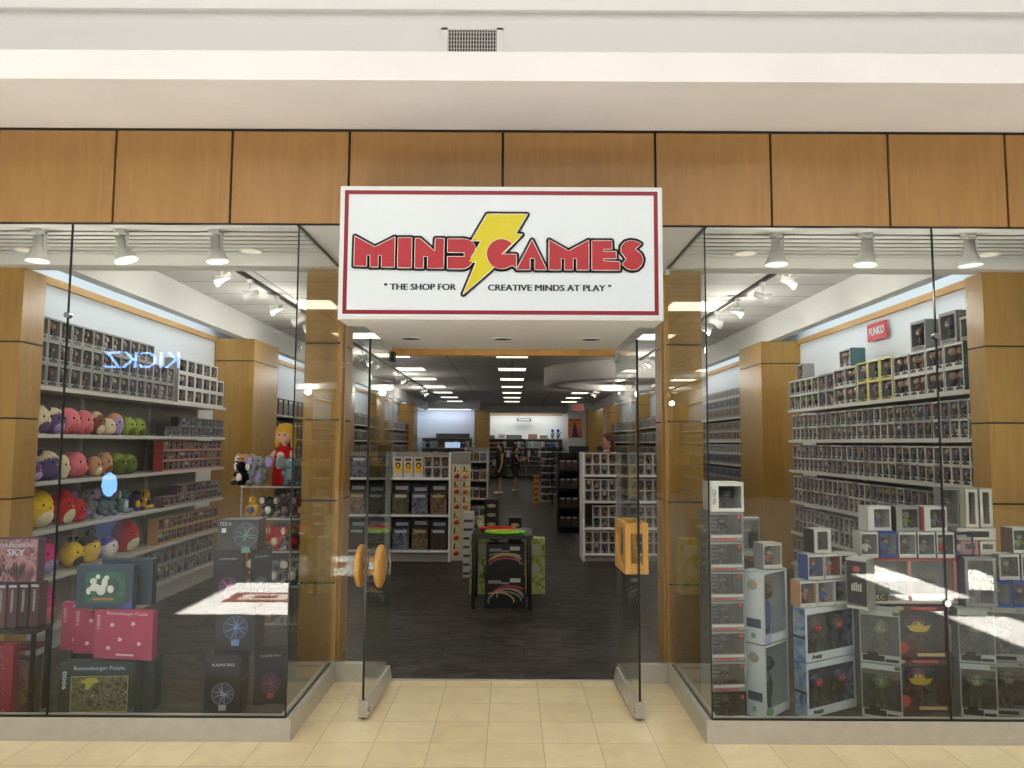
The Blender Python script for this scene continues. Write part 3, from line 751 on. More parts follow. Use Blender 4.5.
P_('taller tan and brown plush on the third shelf', 6.40, 3, 0.198, 0.149, F_['tan'], F_['brown'], 'round')
P_('green plush with olive base, first of the pair on the third shelf', 6.64, 3, 0.182, 0.172, F_['olive'], None, top=F_['green'])
P_('green plush with olive base, second of the pair on the third shelf', 6.82, 3, 0.171, 0.160, F_['olive'], None, top=F_['green'])
P_('yellow plush cut off by the outer column on the fourth shelf', 5.34, 2, 0.2, 0.15, F_['yellow'], F_['lilac'])
P_('big yellow duck plush with white belly, fourth shelf', 5.58, 2, 0.29, 0.29, F_['yellow'], F_['cream'], 'wing')
P_('red plush with cream belly next to the big yellow plush', 5.87, 2, 0.27, 0.21, F_['red'], F_['cream'])
P_('smaller dark red plush leaning beside the grey elephant plush', 6.03, 2, 0.189, 0.153, F_['red'], F_['red'])
P_('magenta plush blob at the low shelf end by the window game boxes', 5.66, 1, 0.27, 0.28, F_['magenta'], F_['lilac'])
P_('yellow bee plush with grey striped belly and black feelers', 6.02, 1, 0.2, 0.2, F_['yellow'], F_['charcoal'], 'antenna')
P_('second yellow bee plush with grey back and black feelers', 6.27, 1, 0.221, 0.218, F_['yellow'], None, 'antenna', top=F_['charcoal'])
P_('white plush with a purple forehead on the low shelf', 6.55, 1, 0.168, 0.186, F_['white'], None, top=F_['violet'])
P_('big red plush with cream belly beside the tan toy boxes', 6.9, 1, 0.284, 0.273, F_['red'], F_['cream'])
P_('large pink dotted plush behind the dog puzzle box on the base shelf', 5.66, 0, 0.310, 0.291, F_['magenta'], F_['pink'])
# elephant plush and dragons made with limbs
def critter(label, loc, rz, s, body, belly, trunk=True, ears=True, name='plush_animal', group=None):
    t = thing(name, label, 'plush toy', loc, R(rz), group=group)
    m = MB()
    m.ball((0, .02*s, .30*s), (.24*s, .22*s, .30*s), body, 16, 12, floor=0); m.ball((0, -.05*s, .66*s), (.2*s, .19*s, .19*s), body, 16, 12)
    for q in (-1, 1):
        m.ball((q*.16*s, -.22*s, .09*s), (.08*s, .16*s, .09*s), body, 10, 8, floor=0)
        m.ball((q*.24*s, -.08*s, .38*s), (.07*s, .12*s, .09*s), body, 10, 8)
    bo = m.build('body', t)
    if trunk:
        m = MB(); pts = [(0, -.2*s, .62*s), (0, -.28*s, .52*s), (0, -.30*s, .40*s), (0, -.34*s, .30*s), (0, -.42*s, .28*s)]
        for i in range(4): m.tube(pts[i], pts[i+1], (.075-.01*i)*s, (.065-.01*i)*s, body, 10)
        for p in pts[1:]: m.ball(p, .055*s, body, 8, 6)
        m.build('trunk', t)
    if ears:
        for q in (-1, 1):
            m = MB(); m.ball((q*.30*s, -.02*s, .68*s), (.17*s, .04*s, .19*s), body, 12, 8); m.ball((q*.31*s, -.045*s, .67*s), (.12*s, .03*s, .14*s), belly, 12, 8); m.build('ear', t)
    for q in (-1, 1):
        m = MB(); m.ball((q*.09*s, -.22*s, .72*s), .018*s+.002, eyem, 8, 6); m.build('eye', bo)
    m = MB(); m.ball((0, -.12*s, .28*s), (.15*s, .12*s, .18*s), belly, 12, 8); m.build('belly', bo)
    return t
critter('grey elephant plush lying between red and teal plush on the wall shelf', (lX-.15, 6.25, SZ[2]+.001), 60, .30, F_['grey'], F_['lilac'])
critter('teal dragon plush sitting beside the grey elephant on the wall shelf', (lX-.13, 6.53, SZ[2]+.001), 70, .27, F_['teal'], F_['grey'], trunk=False)
critter('teal dragon plush sitting next to the dark plush toys on the wall shelf', (lX-.13, 6.80, SZ[2]+.001), 100, .25, F_['teal'], F_['white'], trunk=False)
critter('navy plush animal with yellow belly on the wall shelf', (lX-.12, 7.02, SZ[2]+.001), 80, .22, F_['navy'], F_['yellow'], trunk=False, ears=False)
critter('black and gold plush animal touching the plum toy boxes', (lX-.12, 7.20, SZ[2]+.001), 100, .22, F_['gold'], F_['black'], trunk=False)
critter('violet plush animal behind the navy one on the wall shelf', (lX-.24, 7.12, SZ[2]+.001), 90, .17, F_['violet'], F_['lilac'], trunk=False)

# ------------------------------------------------------------------ glass shelf tower with plush
r = thing('glass_display_shelf', 'narrow clear shelf tower with chrome posts full of plush by the door pillar', 'shelving', (-1.70, 5.45, 0))
for q, (px, py) in enumerate(((-.22, -.13), (.22, -.13), (-.22, .13), (.22, .13))):
    m = MB(); m.tube((px, py, 0), (px, py, 1.24), .008, .008, chrome, 8); m.build('post', r)
clr = glass('clear acrylic', (.88, .92, .91), .06)
for z in (.28, .54, .78, 1.01, 1.235):
    m = MB(); m.box(-.23, .23, -.14, .14, z-.012, z, clr); m.box(-.23, .23, -.142, -.138, z-.012, z, greym); m.build('shelf', r)
gx, gy = -1.70, 5.45
critter('grey elephant plush on top of the glass tower, on the plush wall side', (gx-.11, gy-.1, 1.237), -15, .25, F_['grey'], F_['lilac'])
critter('grey elephant plush on top of the glass tower, on the entrance side', (gx+.12, gy-.09, 1.237), 20, .24, F_['teal'], F_['grey'])
critter('small black and white plush animal at the outer end of the glass tower top', (gx-.25, gy-.05, 1.237), -30, .2, F_['black'], F_['white'], trunk=False)
critter('small tan plush animal tucked behind the black and white one on the glass tower', (gx-.28, gy+.1, 1.237), -30, .26, F_['tan'], F_['white'], trunk=False)
d = thing('rag_doll', 'blonde rag doll in a red dress sitting behind the elephant plush', 'doll', (gx+.0, gy+.11, 1.237), R(-5))
m = MB(); m.lathe([(.085, 0), (.085, .05), (.07, .2), (.055, .27), (.0005, .29)], F_['red'], 20); m.build('dress', d)
m = MB(); m.ball((0, 0, .36), (.062, .058, .066), fab('doll skin', (224, 178, 150)), 16, 12); m.tube((0,0,.26),(0,0,.32),.02,.02, fab('doll skin', (224, 178, 150)), 8)
m.tube((-.06, -.01, .24), (-.12, -.06, .12), .022, .018, fab('doll skin', (224, 178, 150)), 8); m.tube((.06, -.01, .24), (.11, -.07, .13), .022, .018, fab('doll skin', (224, 178, 150)), 8); m.build('body', d)
m = MB(); m.ball((0, .015, .385), (.078, .068, .07), F_['gold'], 14, 10); m.ball((-.06, .02, .32), (.025, .03, .06), F_['gold'], 8, 6); m.ball((.06, .02, .32), (.025, .03, .06), F_['gold'], 8, 6); m.build('hair', d)
m = MB(); m.ball((0, -.06, .16), (.04, .03, .06), F_['white'], 10, 8); m.ball((0, -.075, .22), (.03, .02, .02), F_['white'], 10, 8); m.build('apron', d)
for q in (-1, 1):
    m = MB(); m.ball((q*.022, -.057, .365), .007, eyem, 6, 5); m.build('eye', d)
low = [('dark brown', 'black', 'maroon'), ('black', 'black', 'brown')]
for i in range(4):
    c1, c2 = [(F_['gold'], F_['blue']), (F_['black'], F_['white']), (F_['black'], F_['brown']), (F_['maroon'], F_['tan'])][i]
    critter(('little yellow and blue', 'black and white', 'black', 'dark brown')[i] + ' plush animal on the upper inner shelf of the glass tower', (gx-.17+.115*i, gy-.03, 1.011), 10*i-15, .17, c1, c2, trunk=False, ears=i > 0)
for i in range(3):
    critter(('white faced red', 'red and cream', 'deep red')[i] + ' plush animal on the middle shelf of the glass tower', (gx-.13+.13*i, gy-.03, .781), 10*i-15, .19, [F_['red'], F_['red'], F_['maroon']][i], [F_['white'], F_['cream'], F_['red']][i], trunk=False)
for i in range(3):
    critter(('tan', 'grey', 'charcoal')[i] + ' plush animal low on the glass tower', (gx-.13+.13*i, gy-.03, .541), 10*i-15, .19, [F_['tan'], F_['grey'], F_['charcoal']][i], F_['white'], trunk=False)

# ------------------------------------------------------------------ plasma ball boxes
navyb = mat('midnight box', (22, 24, 34), .35)
glow = {k: mat('print '+k, c, .4) for k, c in dict(pink=(206,110,160), blue=(110,140,200), silver=(150,160,170), crimson=(170,60,90), grn=(110,150,140)).items()}
ptxt = mat('print silver text', (190, 195, 205), .4)
def orb(m, cx, cz, r, mt, y, rays=9, seed=1):
    rnd = random.Random(seed)
    n = 28; ring = []
    for i in range(n):
        a = 2*math.pi*i/n; b = 2*math.pi*(i+1)/n
        m.add([(cx+r*math.cos(a), y, cz+r*math.sin(a)), (cx+r*math.cos(b), y, cz+r*math.sin(b)), (cx+.965*r*math.cos(b), y, cz+.965*r*math.sin(b)), (cx+.965*r*math.cos(a), y, cz+.965*r*math.sin(a))], [(3,2,1,0)], mt)
    for k in range(rays):
        a = 2*math.pi*k/rays + rnd.uniform(-.2, .2); x, z = cx, cz; 
        for s_ in range(4):
            a2 = a + rnd.uniform(-.45, .45); nx, nz = x+r*.235*math.cos(a2), z+r*.235*math.sin(a2)
            wdt = r*.045*(1-s_*.18); px, pz = -math.sin(a2)*wdt, math.cos(a2)*wdt
            m.add([(x-px, y, z-pz), (nx-px, y, nz-pz), (nx+px, y, nz+pz), (x+px, y, z+pz)], [(0,1,2,3)], mt); x, z = nx, nz
    m.ball((cx, y, cz), (r*.13, .0006, r*.13), mt, 8, 6); m.ball((cx, y+.0006, cz), (r*.95, .0005, r*.95), mat('print orb haze', (52, 56, 74), .4), 20, 8)
def gift(name, label, cat, loc, rz, w, d_, h, body, title, orbcol, tsz, second=None, seed=1, orb_at=None, group=None):
    t = thing(name, label, cat, loc, R(rz), group=group)
    m = MB(); m.box(-w/2, w/2, 0, d_, 0, h, body); m.build('carton', t, bevel=.0015)
    m = MB(); ox, oz = orb_at or (0, h*.36)
    orb(m, ox, oz, w*.3, orbcol, -.0012, seed=seed); m.box(ox-w*.1, ox+w*.1, -.0012, -.0006, oz-w*.44, oz-w*.3, orbcol); m.build('printed_orb', t)
    if title: text(title, tsz, (0, -.001, h*.84), ptxt, t, width=w*.62)
    m = MB()
    for k in range(2):
        for j in range(2): m.box(w/2, w/2+.001, d_*(.12+.42*j), d_*(.46+.42*j), h*(.35+.25*k), h*(.52+.25*k), mat('print dim', (58, 64, 72), .5))
    m.build('side_print', t)
    return t
gift('plasma_ball_box', 'black plasma ball box with silver orb standing lowest at the window', 'boxed gift', (-1.635, 4.33, 0), 6, .205, .17, .335, navyb, 'PLASMA BALL', glow['silver'], .022, seed=3)
gift('plasma_ball_box', 'black plasma ball box with crimson orb beside the lowest silver one', 'boxed gift', (-1.425, 4.52, 0), 16, .19, .19, .335, navyb, 'PLASMA BALL', glow['crimson'], .02, seed=5)
gift('plasma_ball_box', 'black box with round blue orb in the middle of the gift stack', 'boxed gift', (-1.60, 4.40, .337), 4, .23, .2, .25, navyb, None, glow['blue'], .02, seed=8, orb_at=(0, .135))
gift('plasma_ball_box', 'dark box with pink lightning orb upper in the gift stack', 'boxed gift', (-1.66, 4.42, .589), 18, .165, .17, .325, navyb, 'PLASMA BALL', glow['pink'], .016, seed=11)
gift('plasma_ball_box', 'dark box showing its printed side next to the pink orb box', 'boxed gift', (-1.50, 4.52, .589), 20, .12, .13, .325, navyb, 'PLASMA BALL', glow['silver'], .014, seed=12)
gift('wide_gift_box', 'wide dark box with a glowing dome print topping the gift stack', 'boxed gift', (-1.61, 4.42, .916), 4, .235, .17, .175, navyb, None, glow['grn'], .02, seed=21, orb_at=(.045, .085))
t_ = [o for o in bpy.data.objects if o.name.startswith('wide_gift_box')][0]
text('TESLA', .03, (-.075, -.001, .15), ptxt, t_, width=.07); m = MB(); m.box(-.095, -.07, -.0012, 0, .1, .125, signw); m.build('sticker', t_)

# ------------------------------------------------------------------ puzzles and games at the window
def game(name, label, loc, rz, w, d_, h, body, artm=None, rect=None, rx=0, group=None, cat='game box'):
    t = thing(name, label, cat, loc, R(rz), group=group); t.rotation_euler[0] = R(rx)
    m = MB(); m.box(-w/2, w/2, 0, d_, 0, h, body); m.build('carton', t, bevel=.0015)
    if artm:
        a, b, c, e = rect or (-.42, .42, .1, .9)
        m = MB(); m.box(w*a, w*b, -.001, 0, h*c, h*e, artm); m.build('cover_picture', t)
    return t
gdark = mat('puzzle dark green', (30, 52, 44), .4); jungle = art('jungle picture', [(24,30,22),(60,64,44),(128,120,84),(46,46,36),(160,150,112)], 30, .3)
goldf = mat('print gold', (176, 164, 110), .4)
t = game('puzzle_box', 'large dark green puzzle box with jungle bird picture standing on the floor', (-2.335, 4.30, .004), 3, .42, .075, .30, gdark, jungle, (-.33, .40, .1, .72))
m = MB(); a, b, c, e = -.42*.34, .42*.41, .30*.08, .30*.74
for q in ((a, b, c, c+.004), (a, b, e-.004, e), (a, a+.004, c, e), (b-.004, b, c, e)): m.box(q[0], q[1], -.0016, -.001, q[2], q[3], goldf)
m.build('picture_frame', t)
m = MB(); m.prism([(-.09,.19),(-.05,.215),(0,.21),(.01,.19),(-.02,.18),(-.05,.145),(-.065,.15),(-.06,.18)], -.002, -.0012, mat('bird yellow', (178, 170, 70), .5)); m.build('printed_bird', t)
text('Ravensburger Puzzle', .03, (.01, -.0015, .265), ptxt, t, width=.28)
text('9000', .03, (-.178, -.0015, .2), ptxt, t, ry=-90, bold=.0005, width=.1)
m = MB(); m.prism([(.16, 0), (.21, 0), (.21, .05)], -.0018, -.0008, mat('print blue corner', (60, 90, 170), .4)); m.build('corner_mark', t)
t = game('puzzle_box', 'dark green box standing behind the jungle puzzle, only its end showing', (-2.13, 4.40, .004), 3, .14, .1, .295, gdark)
pinkm = mat('puzzle pink', (176, 66, 96), .38, noise=.12, nscale=5); pinkt = mat('print pale pink', (226, 190, 196), .45)
for k, (x, y, rz, w, l) in enumerate(((-2.215, 4.33, -8, .36, 'pink puzzle box leaning out furthest over the green jungle puzzle'), (-2.39, 4.425, -8, .36, 'pink puzzle box, middle one of the three overlapping'), (-2.51, 4.50, -8, .36, 'pink puzzle box, rearmost of the three overlapping ones'))):
    t = game('puzzle_box', l, (x, y, .310), rz, w, .045, .275, pinkm)
    m = MB()
    for (a, b) in ((-.07, .19), (.06, .20), (-.02, .11), (.10, .09), (-.09, .06)):
        m.prism([(a-.014, b-.006), (a, b-.012), (a+.014, b-.004), (a+.01, b+.008), (a-.006, b+.012)], -.0015, 0, pinkt)
    m.build('printed_petals', t)
    text('Ravensburger Puzzle', .026, (.02, -.0012, .255), pinkt, t, width=.25)
    text('1000', .03, (-.155, -.0012, .2), pinkt, t, ry=-90, width=.08)
    m = MB(); m.box(-.04, .07, -.0012, 0, .02, .03, pinkt); m.build('caption_strip', t)
tealm = mat('puzzle teal frame', (46, 66, 78), .4); tealp = art('meadow picture', [(40,90,70),(56,112,84),(40,84,66),(80,126,90)], 14, .5)
t = game('puzzle_box', 'blue-green puzzle box with white dogs topping the puzzle pile', (-2.345, 4.35, .588), 1, .325, .05, .245, tealm, tealp, (-.34, .36, .14, .84))
m = MB()
dogw = mat('print white', (214, 214, 208), .45)
for (cx, cz, rx_, rz_) in ((-.055, .12, .03, .022), (-.065, .155, .02, .018), (-.02, .105, .028, .03), (.0, .145, .018, .03), (.01, .175, .015, .013), (-.04, .18, .013, .014), (.035, .11, .02, .022), (-.09, .1, .014, .02)):
    m.ball((cx, -.001, cz), (rx_, .0015, rz_), dogw, 12, 8)
m.build('printed_dogs', t)
m = MB(); m.box(-.065, .055, -.0018, -.001, .048, .06, mat('print orange', (190, 110, 70), .5)); m.box(.055, .08, -.0018, -.001, .09, .16, mat('print slate', (60, 70, 90), .5)); m.build('caption_strip', t)
m = MB(); m.prism([(.10, 0), (.16, 0), (.16, .05)], -.0018, -.0008, mat('print blue corner', (60, 90, 170), .4)); m.build('corner_mark', t)
game('puzzle_box', 'blue-green box standing behind the dog puzzle', (-2.27, 4.45, .588), 1, .30, .06, .265, tealm)
# support riser for the pile of pinks
m = MB(); m.box(-2.62, -2.22, 4.525, 4.62, 0, .305, blackgl); tag(m.build('display_riser'), 'low black riser hidden behind the green jungle puzzle', 'riser')
# game boxes at the far end
skym = art('smoky rose picture', [(60,40,48),(120,78,84),(176,130,136),(96,62,68),(200,160,164)], 9, 1)
t = game('board_game_box', 'smoky pink board game box with white title on top of the row', (-2.865, 4.30, .745), 2, .31, .07, .245, mat('box plum', (92, 60, 80), .5), skym, (-.48, .48, .02, .98))
text('FORBIDDEN', .03, (.02, -.0018, .205), ptxt, t, width=.2); text('SKY', .05, (.03, -.0018, .165), ptxt, t, width=.1, bold=.0008)
m = MB()
rnd = random.Random(4)
for i in range(12): a = -.08+i*.014; m.box(a, a+.01, -.0018, -.001, .03+rnd.random()*.03, .06+rnd.random()*.05, mat('print dark', (34, 34, 44), .5))
m.build('printed_skyline', t)
plumv = mat('box spine colours', (80, 50, 50), .45, var=[(70,44,52),(84,50,56),(60,40,48),(96,60,64)])
for i in range(5):
    t = game('board_game_box', 'upright plum board game with pale spine title, ' + ('first of five from outer side', 'second of five', 'middle of five', 'fourth of five', 'last of five, nearest puzzles')[i], (-2.975+.056*i, 4.31+.012*i, .482), 0, .054, .08, .25, plumv)
    text('FORBIDDEN', .02, (0, -.001, .15), ptxt, t, ry=-90, width=.12)
    m = MB(); m.box(-.022, .022, -.001, 0, .225, .24, ptxt); m.build('spine_mark', t)
r = thing('display_rack', 'black two-tier rack carrying the upright board games', 'rack', (-2.87, 4.30, 0))
m = MB(); m.box(-.16, .17, 0, .16, .455, .48, blackgl); m.build('shelf', r)
m = MB(); m.box(-.16, .17, 0, .16, .365, .375, blackgl); m.build('shelf', r)
for x, y in ((-.155, .005), (.145, .005), (-.155, .135), (.145, .135)):
    m = MB(); m.box(x, x+.02, y, y+.02, 0, .455, blackgl); m.build('leg', r)
t = game('board_game_box', 'dark brown board game box with warm picture under the rack', (-2.79, 4.35, .001), 0, .155, .05, .31, mat('box umber', (70, 46, 36), .5), art('ember picture', [(50,34,28),(120,80,56),(150,110,84),(70,44,36)], 14, 1), (-.44, .44, .04, .96))
t = game('board_game_box', 'tall crimson box with scattered pale dots beside the rack', (-2.80, 4.16, .001), 3, .15, .06, .43, mat('box crimson', (130, 18, 40), .45))
m = MB(); rnd = random.Random(9)
for i in range(26): x, z = rnd.uniform(-.07, .07), rnd.uniform(.02, .41); m.box(x, x+.005, -.001, 0, z, z+.004, ptxt)
m.build('printed_dots', t)

# ------------------------------------------------------------------ collectible boxes in the other window
darkin = mat('collectible inside', (84, 86, 86), .5)
def collect(label, loc, rz, w, d_, h, frame, side=None, top=.1, bot=.16, edgew=.07, fig=None, inside=None, title=None, tcol=None, leftw=None, emblem=None, group=None, name='collectible_box', creature=1, nosidewin=False):
    t = thing(name, label, 'toy box', loc, R(rz), group=group); side = side or frame; inside = inside or darkin
    x = w/2; zb = h*bot; zt = h*(1-top); a = -x+(leftw if leftw else w*edgew); b = x-w*edgew; k = .003
    m = MB()
    m.box(-x, x, d_-k, d_, 0, h, inside); m.box(-x, x, 0, d_, 0, k, frame); m.box(-x, x, 0, d_, h-k, h, frame)
    m.box(-x, x, 0, k, 0, zb, frame); m.box(-x, x, 0, k, zt, h, frame); m.box(-x, a, 0, k, zb, zt, frame); m.box(b, x, 0, k, zb, zt, frame)
    m.box(-x+k, x-k, k, d_-k, k, .012, inside); m.build('carton', t)
    for s in (-1, 1):
        m = MB(); xx = s*x; m.box(min(xx, xx-s*k), max(xx, xx-s*k), 0, d_, 0, h, side); m.build('side_panel', t)
    m = MB(); m.box(a, b, .0008, .0016, zb, zt, film); m.build('window_film', t)
    H = zt-zb; s_ = min(b-a, H*1.1); cx = (a+b)/2
    fa, fb, fc = fig or (figvar, figvar2, skin)
    m = MB(); n = creature
    for i in range(n):
        c = cx + (i-(n-1)/2)*(b-a)/n; q = min((b-a)/n, H)*.9
        m.ball((c, d_*.5, zb+H*.30), (q*.2, q*.16, H*.26), fb, 12, 8)
        m.ball((c, d_*.45, zb+H*.66), (q*.26, q*.22, q*.24), fa, 14, 10)
        m.ball((c, d_*.45-q*.15, zb+H*.62), (q*.18, q*.1, q*.14), fc, 10, 8)
        for s2 in (-1, 1):
            m.tube((c+s2*q*.16, d_*.45, zb+H*.42), (c+s2*q*.34, d_*.36, zb+H*.26), q*.06, q*.05, fb, 8)
            m.tube((c+s2*q*.09, d_*.5, zb+H*.16), (c+s2*q*.13, d_*.46, .013), q*.07, q*.07, fa, 8)
            m.ball((c+s2*q*.07, d_*.45-q*.235, zb+H*.68), q*.026, eyem, 6, 5)
    m.build('figure', t)
    if title: text(title, min(zb*.7, .03), (cx, -.001, zb*.5), tcol or sblk, t, width=(b-a)*.7)
    if emblem:
        m = MB(); ex, ez, er = emblem[:3]; m.ball((ex, 0, ez), (er, .0012, er*.8), emblem[3], 14, 8); m.build('printed_badge', t)
    return t
wc = mat('ice white card', (206, 216, 218), .4); bluec = art('frost blue print', [(40,60,90),(90,120,160),(150,170,190),(60,80,110)], 12, 1)
mint = mat('mint print', (120, 170, 140), .45); lilacp = mat('lilac print', (170, 165, 205), .45)
greyf = (mat('bronze figure', (96, 90, 84), .5), mat('dark figure', (54, 52, 54), .5), mat('ash face', (130, 124, 116), .5))
# narrow stack at the corner
stx = 1.225
labs = ['lowest', 'second from the floor', 'third from the floor', 'fourth from the floor', 'fifth from the floor', 'sixth from the floor', 'next to topmost']
redt = mat('print brick red', (178, 74, 66), .5)
for i in range(7):
    z = .002+i*.166
    t = collect(f'wide windowed toy box in the narrow corner stack, {labs[i]}', (stx, 4.27, z), 5, .205, .17, .164, boxg if i else boxk, boxg, .08, .24, .05, fig=greyf, creature=1)
    m = MB(); m.box(-.08, .06, -.001, 0, .006, .016, redt); m.box(-.09, .09, -.001, 0, .022, .034, boxw); m.ball((.075, -.0005, .135), (.012, .0015, .012), redt, 10, 6); m.build('printed_band', t)
    m = MB()
    for k in range(4): m.box(-.08, .04, .10, .105, .05+k*.022, .058+k*.022, boxg)
    m.build('insert', t)
t = collect('white framed toy box with dark side lettering topping the narrow corner stack', (1.235, 4.27, .002+7*.166), 2, .19, .16, .168, mat('bright card', (232, 232, 222), .45), None, .13, .12, .07, fig=greyf, leftw=.044)
text('MAX VOLT', .03, (-.074, -.001, .085), sblk, t, ry=-90, width=.085)
# tall white pair
for i in range(2):
    z = .003 + i*.408
    t = thing('collectible_box', ('tall white and glass-fronted figure box standing on the floor, mint badge', 'tall white and glass-fronted figure box stacked on its twin, lilac badge')[i], 'toy box', (1.440, 4.30, z), R(42), group='tall white figure boxes')
    h_ = .405
    m = MB(); w, d_ = .27, .14; x1 = w
    m.box(0, .004, 0, d_, 0, h_, wc); m.box(0, w, d_-.004, d_, 0, h_, darkin); m.box(0, w, 0, d_, 0, .004, wc); m.box(0, w, 0, d_, h_-.004, h_, wc); m.box(w-.004, w, 0, d_, 0, h_, wc)
    m.box(0, w, 0, .003, 0, .05, wc); m.box(0, w, 0, .003, h_-.012, h_, wc); m.box(w-.022, w, 0, .003, .05, h_-.012, wc); m.box(0, .012, 0, .003, .05, h_-.012, wc); m.build('carton', t)
    m = MB(); m.box(-.0012, 0, .02, d_-.03, .09, .14, mat('print slate', (60, 70, 90), .5)); m.ball((-.0004, d_*.5, .33), (.0012, .032, .03), mat('print sand', (170, 160, 130), .5), 12, 8); m.ball((-.0004, d_*.5, .045), (.0012, .016, .016), mint, 10, 6); m.build('side_print', t)
    m = MB(); m.ball((.045, -.0005, .03), (.042, .0015, .03), (mint, lilacp)[i], 14, 8); m.build('printed_badge', t)
    m = MB(); m.box(.012, w-.022, .001, .002, .05, h_-.012, film); m.build('window_film', t)
    m = MB(); m.ball((.12, .06, .15), (.04, .03, .09), F_['violet'] if i else F_['charcoal'], 12, 8); m.ball((.12, .055, .28), (.045, .04, .045), F_['charcoal'], 12, 8)
    m.tube((.10, .06, .1), (.09, .06, .02), .014, .012, F_['charcoal'], 8); m.tube((.14, .06, .1), (.15, .06, .02), .014, .012, F_['charcoal'], 8); m.build('figure', t)
collect('small windowed figure box standing on the tall white stack', (1.535, 4.41, .822), 15, .125, .1, .148, cream, sidevar, .1, .16, .06, fig=(figvar, redt, skin))
# shelf behind
r = thing('display_stand', 'low grey metal stand behind the tall white boxes', 'stand', (1.53, 4.72, 0))
m = MB(); m.box(-.15, .13, 0, .3, .85, .875, greym); m.build('top', r)
for x, y in ((-.145, .005), (.105, .005), (-.145, .275), (.105, .275)):
    m = MB(); m.box(x, x+.02, y, y+.02, 0, .85, greym); m.build('leg', r)
collect('windowed figure box standing alone on the grey stand', (1.50, 4.76, .876), -15, .15, .12, .205, boxg, boxg, .06, .08, .06, fig=greyf)
# blue pair
for i in range(2):
    t = collect(('wide frost-blue figure box on the floor beside the tall white boxes', 'wide frost-blue figure box stacked on its twin')[i], (1.868, 4.425, .003+.306*i), 29, .43, .085, .303, wc, bluec, .12, .16, .04, fig=[(figvar, F_['charcoal'], redt), (greyf[0], greyf[1], redt)][i], group='frost blue box pair', creature=2)
    m = MB(); m.box(-.216, -.2155, .0, .085, .13, .145, sblk); m.ball((-.2155, .042, .24), (.0015, .025, .022), boxg, 12, 8); m.build('side_print', t)
    text('Avatar', .035, (-.12, -.0015, .026), sblk, t, bold=.001, width=.09)
# on top
z1 = .613
for i, (c1, lab) in enumerate(((mat('card apricot', (206, 150, 96), .5), 'apricot sided small figure box on the blue boxes, end next to the tall white stack'), (boxw, 'pale small figure box in the middle of the row on the blue boxes'), (boxw, 'pale small figure box at the far end of the row on the blue boxes'))):
    collect(lab, (1.725+.115*i, 4.37+.035*i, z1), 16, .115, .09, .148, boxw, c1, .1, .14, .06, fig=(figvar, [redt, F_['blue'], F_['charcoal']][i], skin))
for i, (c1, lab) in enumerate(((F_['blue'], 'blue printed small figure box on the second level over the blue boxes'), (mat('card orange', (200, 110, 70), .5), 'orange small figure box on the second level over the blue boxes'), (boxw, 'light blue small figure box turned aside on the second level'))):
    collect(lab, (1.78+.111*i, 4.39+.03*i, z1+.150), 16-i*3, .11, .09, .146, boxw, c1, .1, .14, .06, fig=(figvar, c1, skin))
collect('black and white small figure box crowning the pile over the blue boxes', (1.84, 4.43, z1+.298), 18, .125, .09, .142, boxw, boxk, .12, .14, .2, fig=greyf)
# tall single
t = collect('tall black sided figure box leaning in front of the wide red-trimmed box', (1.985, 4.325, .612), -45, .12, .115, .285, boxw, boxg, .05, .06, .05, fig=greyf)
m = MB(); m.box(-.055, .055, -.002, 0, .03, .265, boxk); m.ball((0, -.002, .225), (.022, .0012, .018), redt, 10, 6)
for k in range(5): m.box(-.03+k*.012, -.022+k*.012, -.003, -.002, .10, .14+.006*(k % 3), boxw)
m.build('front_print', t)
# green pair
gfig = (mat('moss figure', (84, 104, 66), .5), mat('moss dark', (60, 72, 50), .5), mat('moss face', (130, 140, 96), .5))
cardg = mat('grey green card', (166, 172, 166), .45); clearp = mat('frosted side', (108, 114, 112), .35)
for grp, X, ww, labs2 in (('g', 2.112, .21, ('green creature box on the floor beside the blue boxes', 'green creature box stacked beside the upper blue box')), ('h', 2.675, .19, ('narrow green creature box on the floor between the crimson and wide grey boxes', 'narrow green creature box stacked between the crimson and wide grey boxes'))):
    for i in range(2):
        t = collect(labs2[i], (X, 4.335 if grp == 'g' else 4.35, .003+.303*i), -25 if grp == 'g' else -14, ww, .12, .30, cardg, clearp, .11, .16, .03, fig=gfig)
        m = MB(); m.box(-ww*.44, ww*.1, -.0015, 0, .012, .045, sblk); m.box(-ww*.32, -ww*.05, -.0015, 0, .045, .06, sblk); m.box(ww*.12, ww*.44, -.0015, 0, .012, .028, sblk)
        m.ball((ww*.4, -.0005, .283), (.018, .0015, .012), gfig[0], 10, 6); m.build('printed_band', t)
rfig = (mat('wine figure', (110, 44, 70), .5), mat('wine dark', (90, 40, 52), .5), mat('gold mask', (214, 178, 60), .5))
cardr = mat('wine card', (86, 40, 44), .45)
for i in range(2):
    t = collect(('wine coloured box with gold masked figure on the floor', 'wine coloured box with gold masked figure stacked on its twin')[i], (2.40, 4.44, .003+.303*i), 0, .33, .14, .30, cardr, cardr, .1, .13, .04, fig=rfig)
    m = MB(); m.prism([(-.07, .185), (-.035, .18), (0, .20), (.035, .18), (.07, .185), (.05, .155), (.02, .148), (-.02, .148), (-.05, .155)], .01, .02, rfig[2]); m.build('gold_crest', t)
    m = MB(); m.ball((-.12, -.0005, .285), (.03, .0015, .013), goldf, 12, 6); m.box(-.05, .1, -.001, 0, .278, .292, redt); m.ball((-.11, -.0005, .06), (.045, .0015, .035), redt, 12, 6); m.box(-.02, .14, -.001, 0, .012, .03, goldf); m.build('printed_band', t)
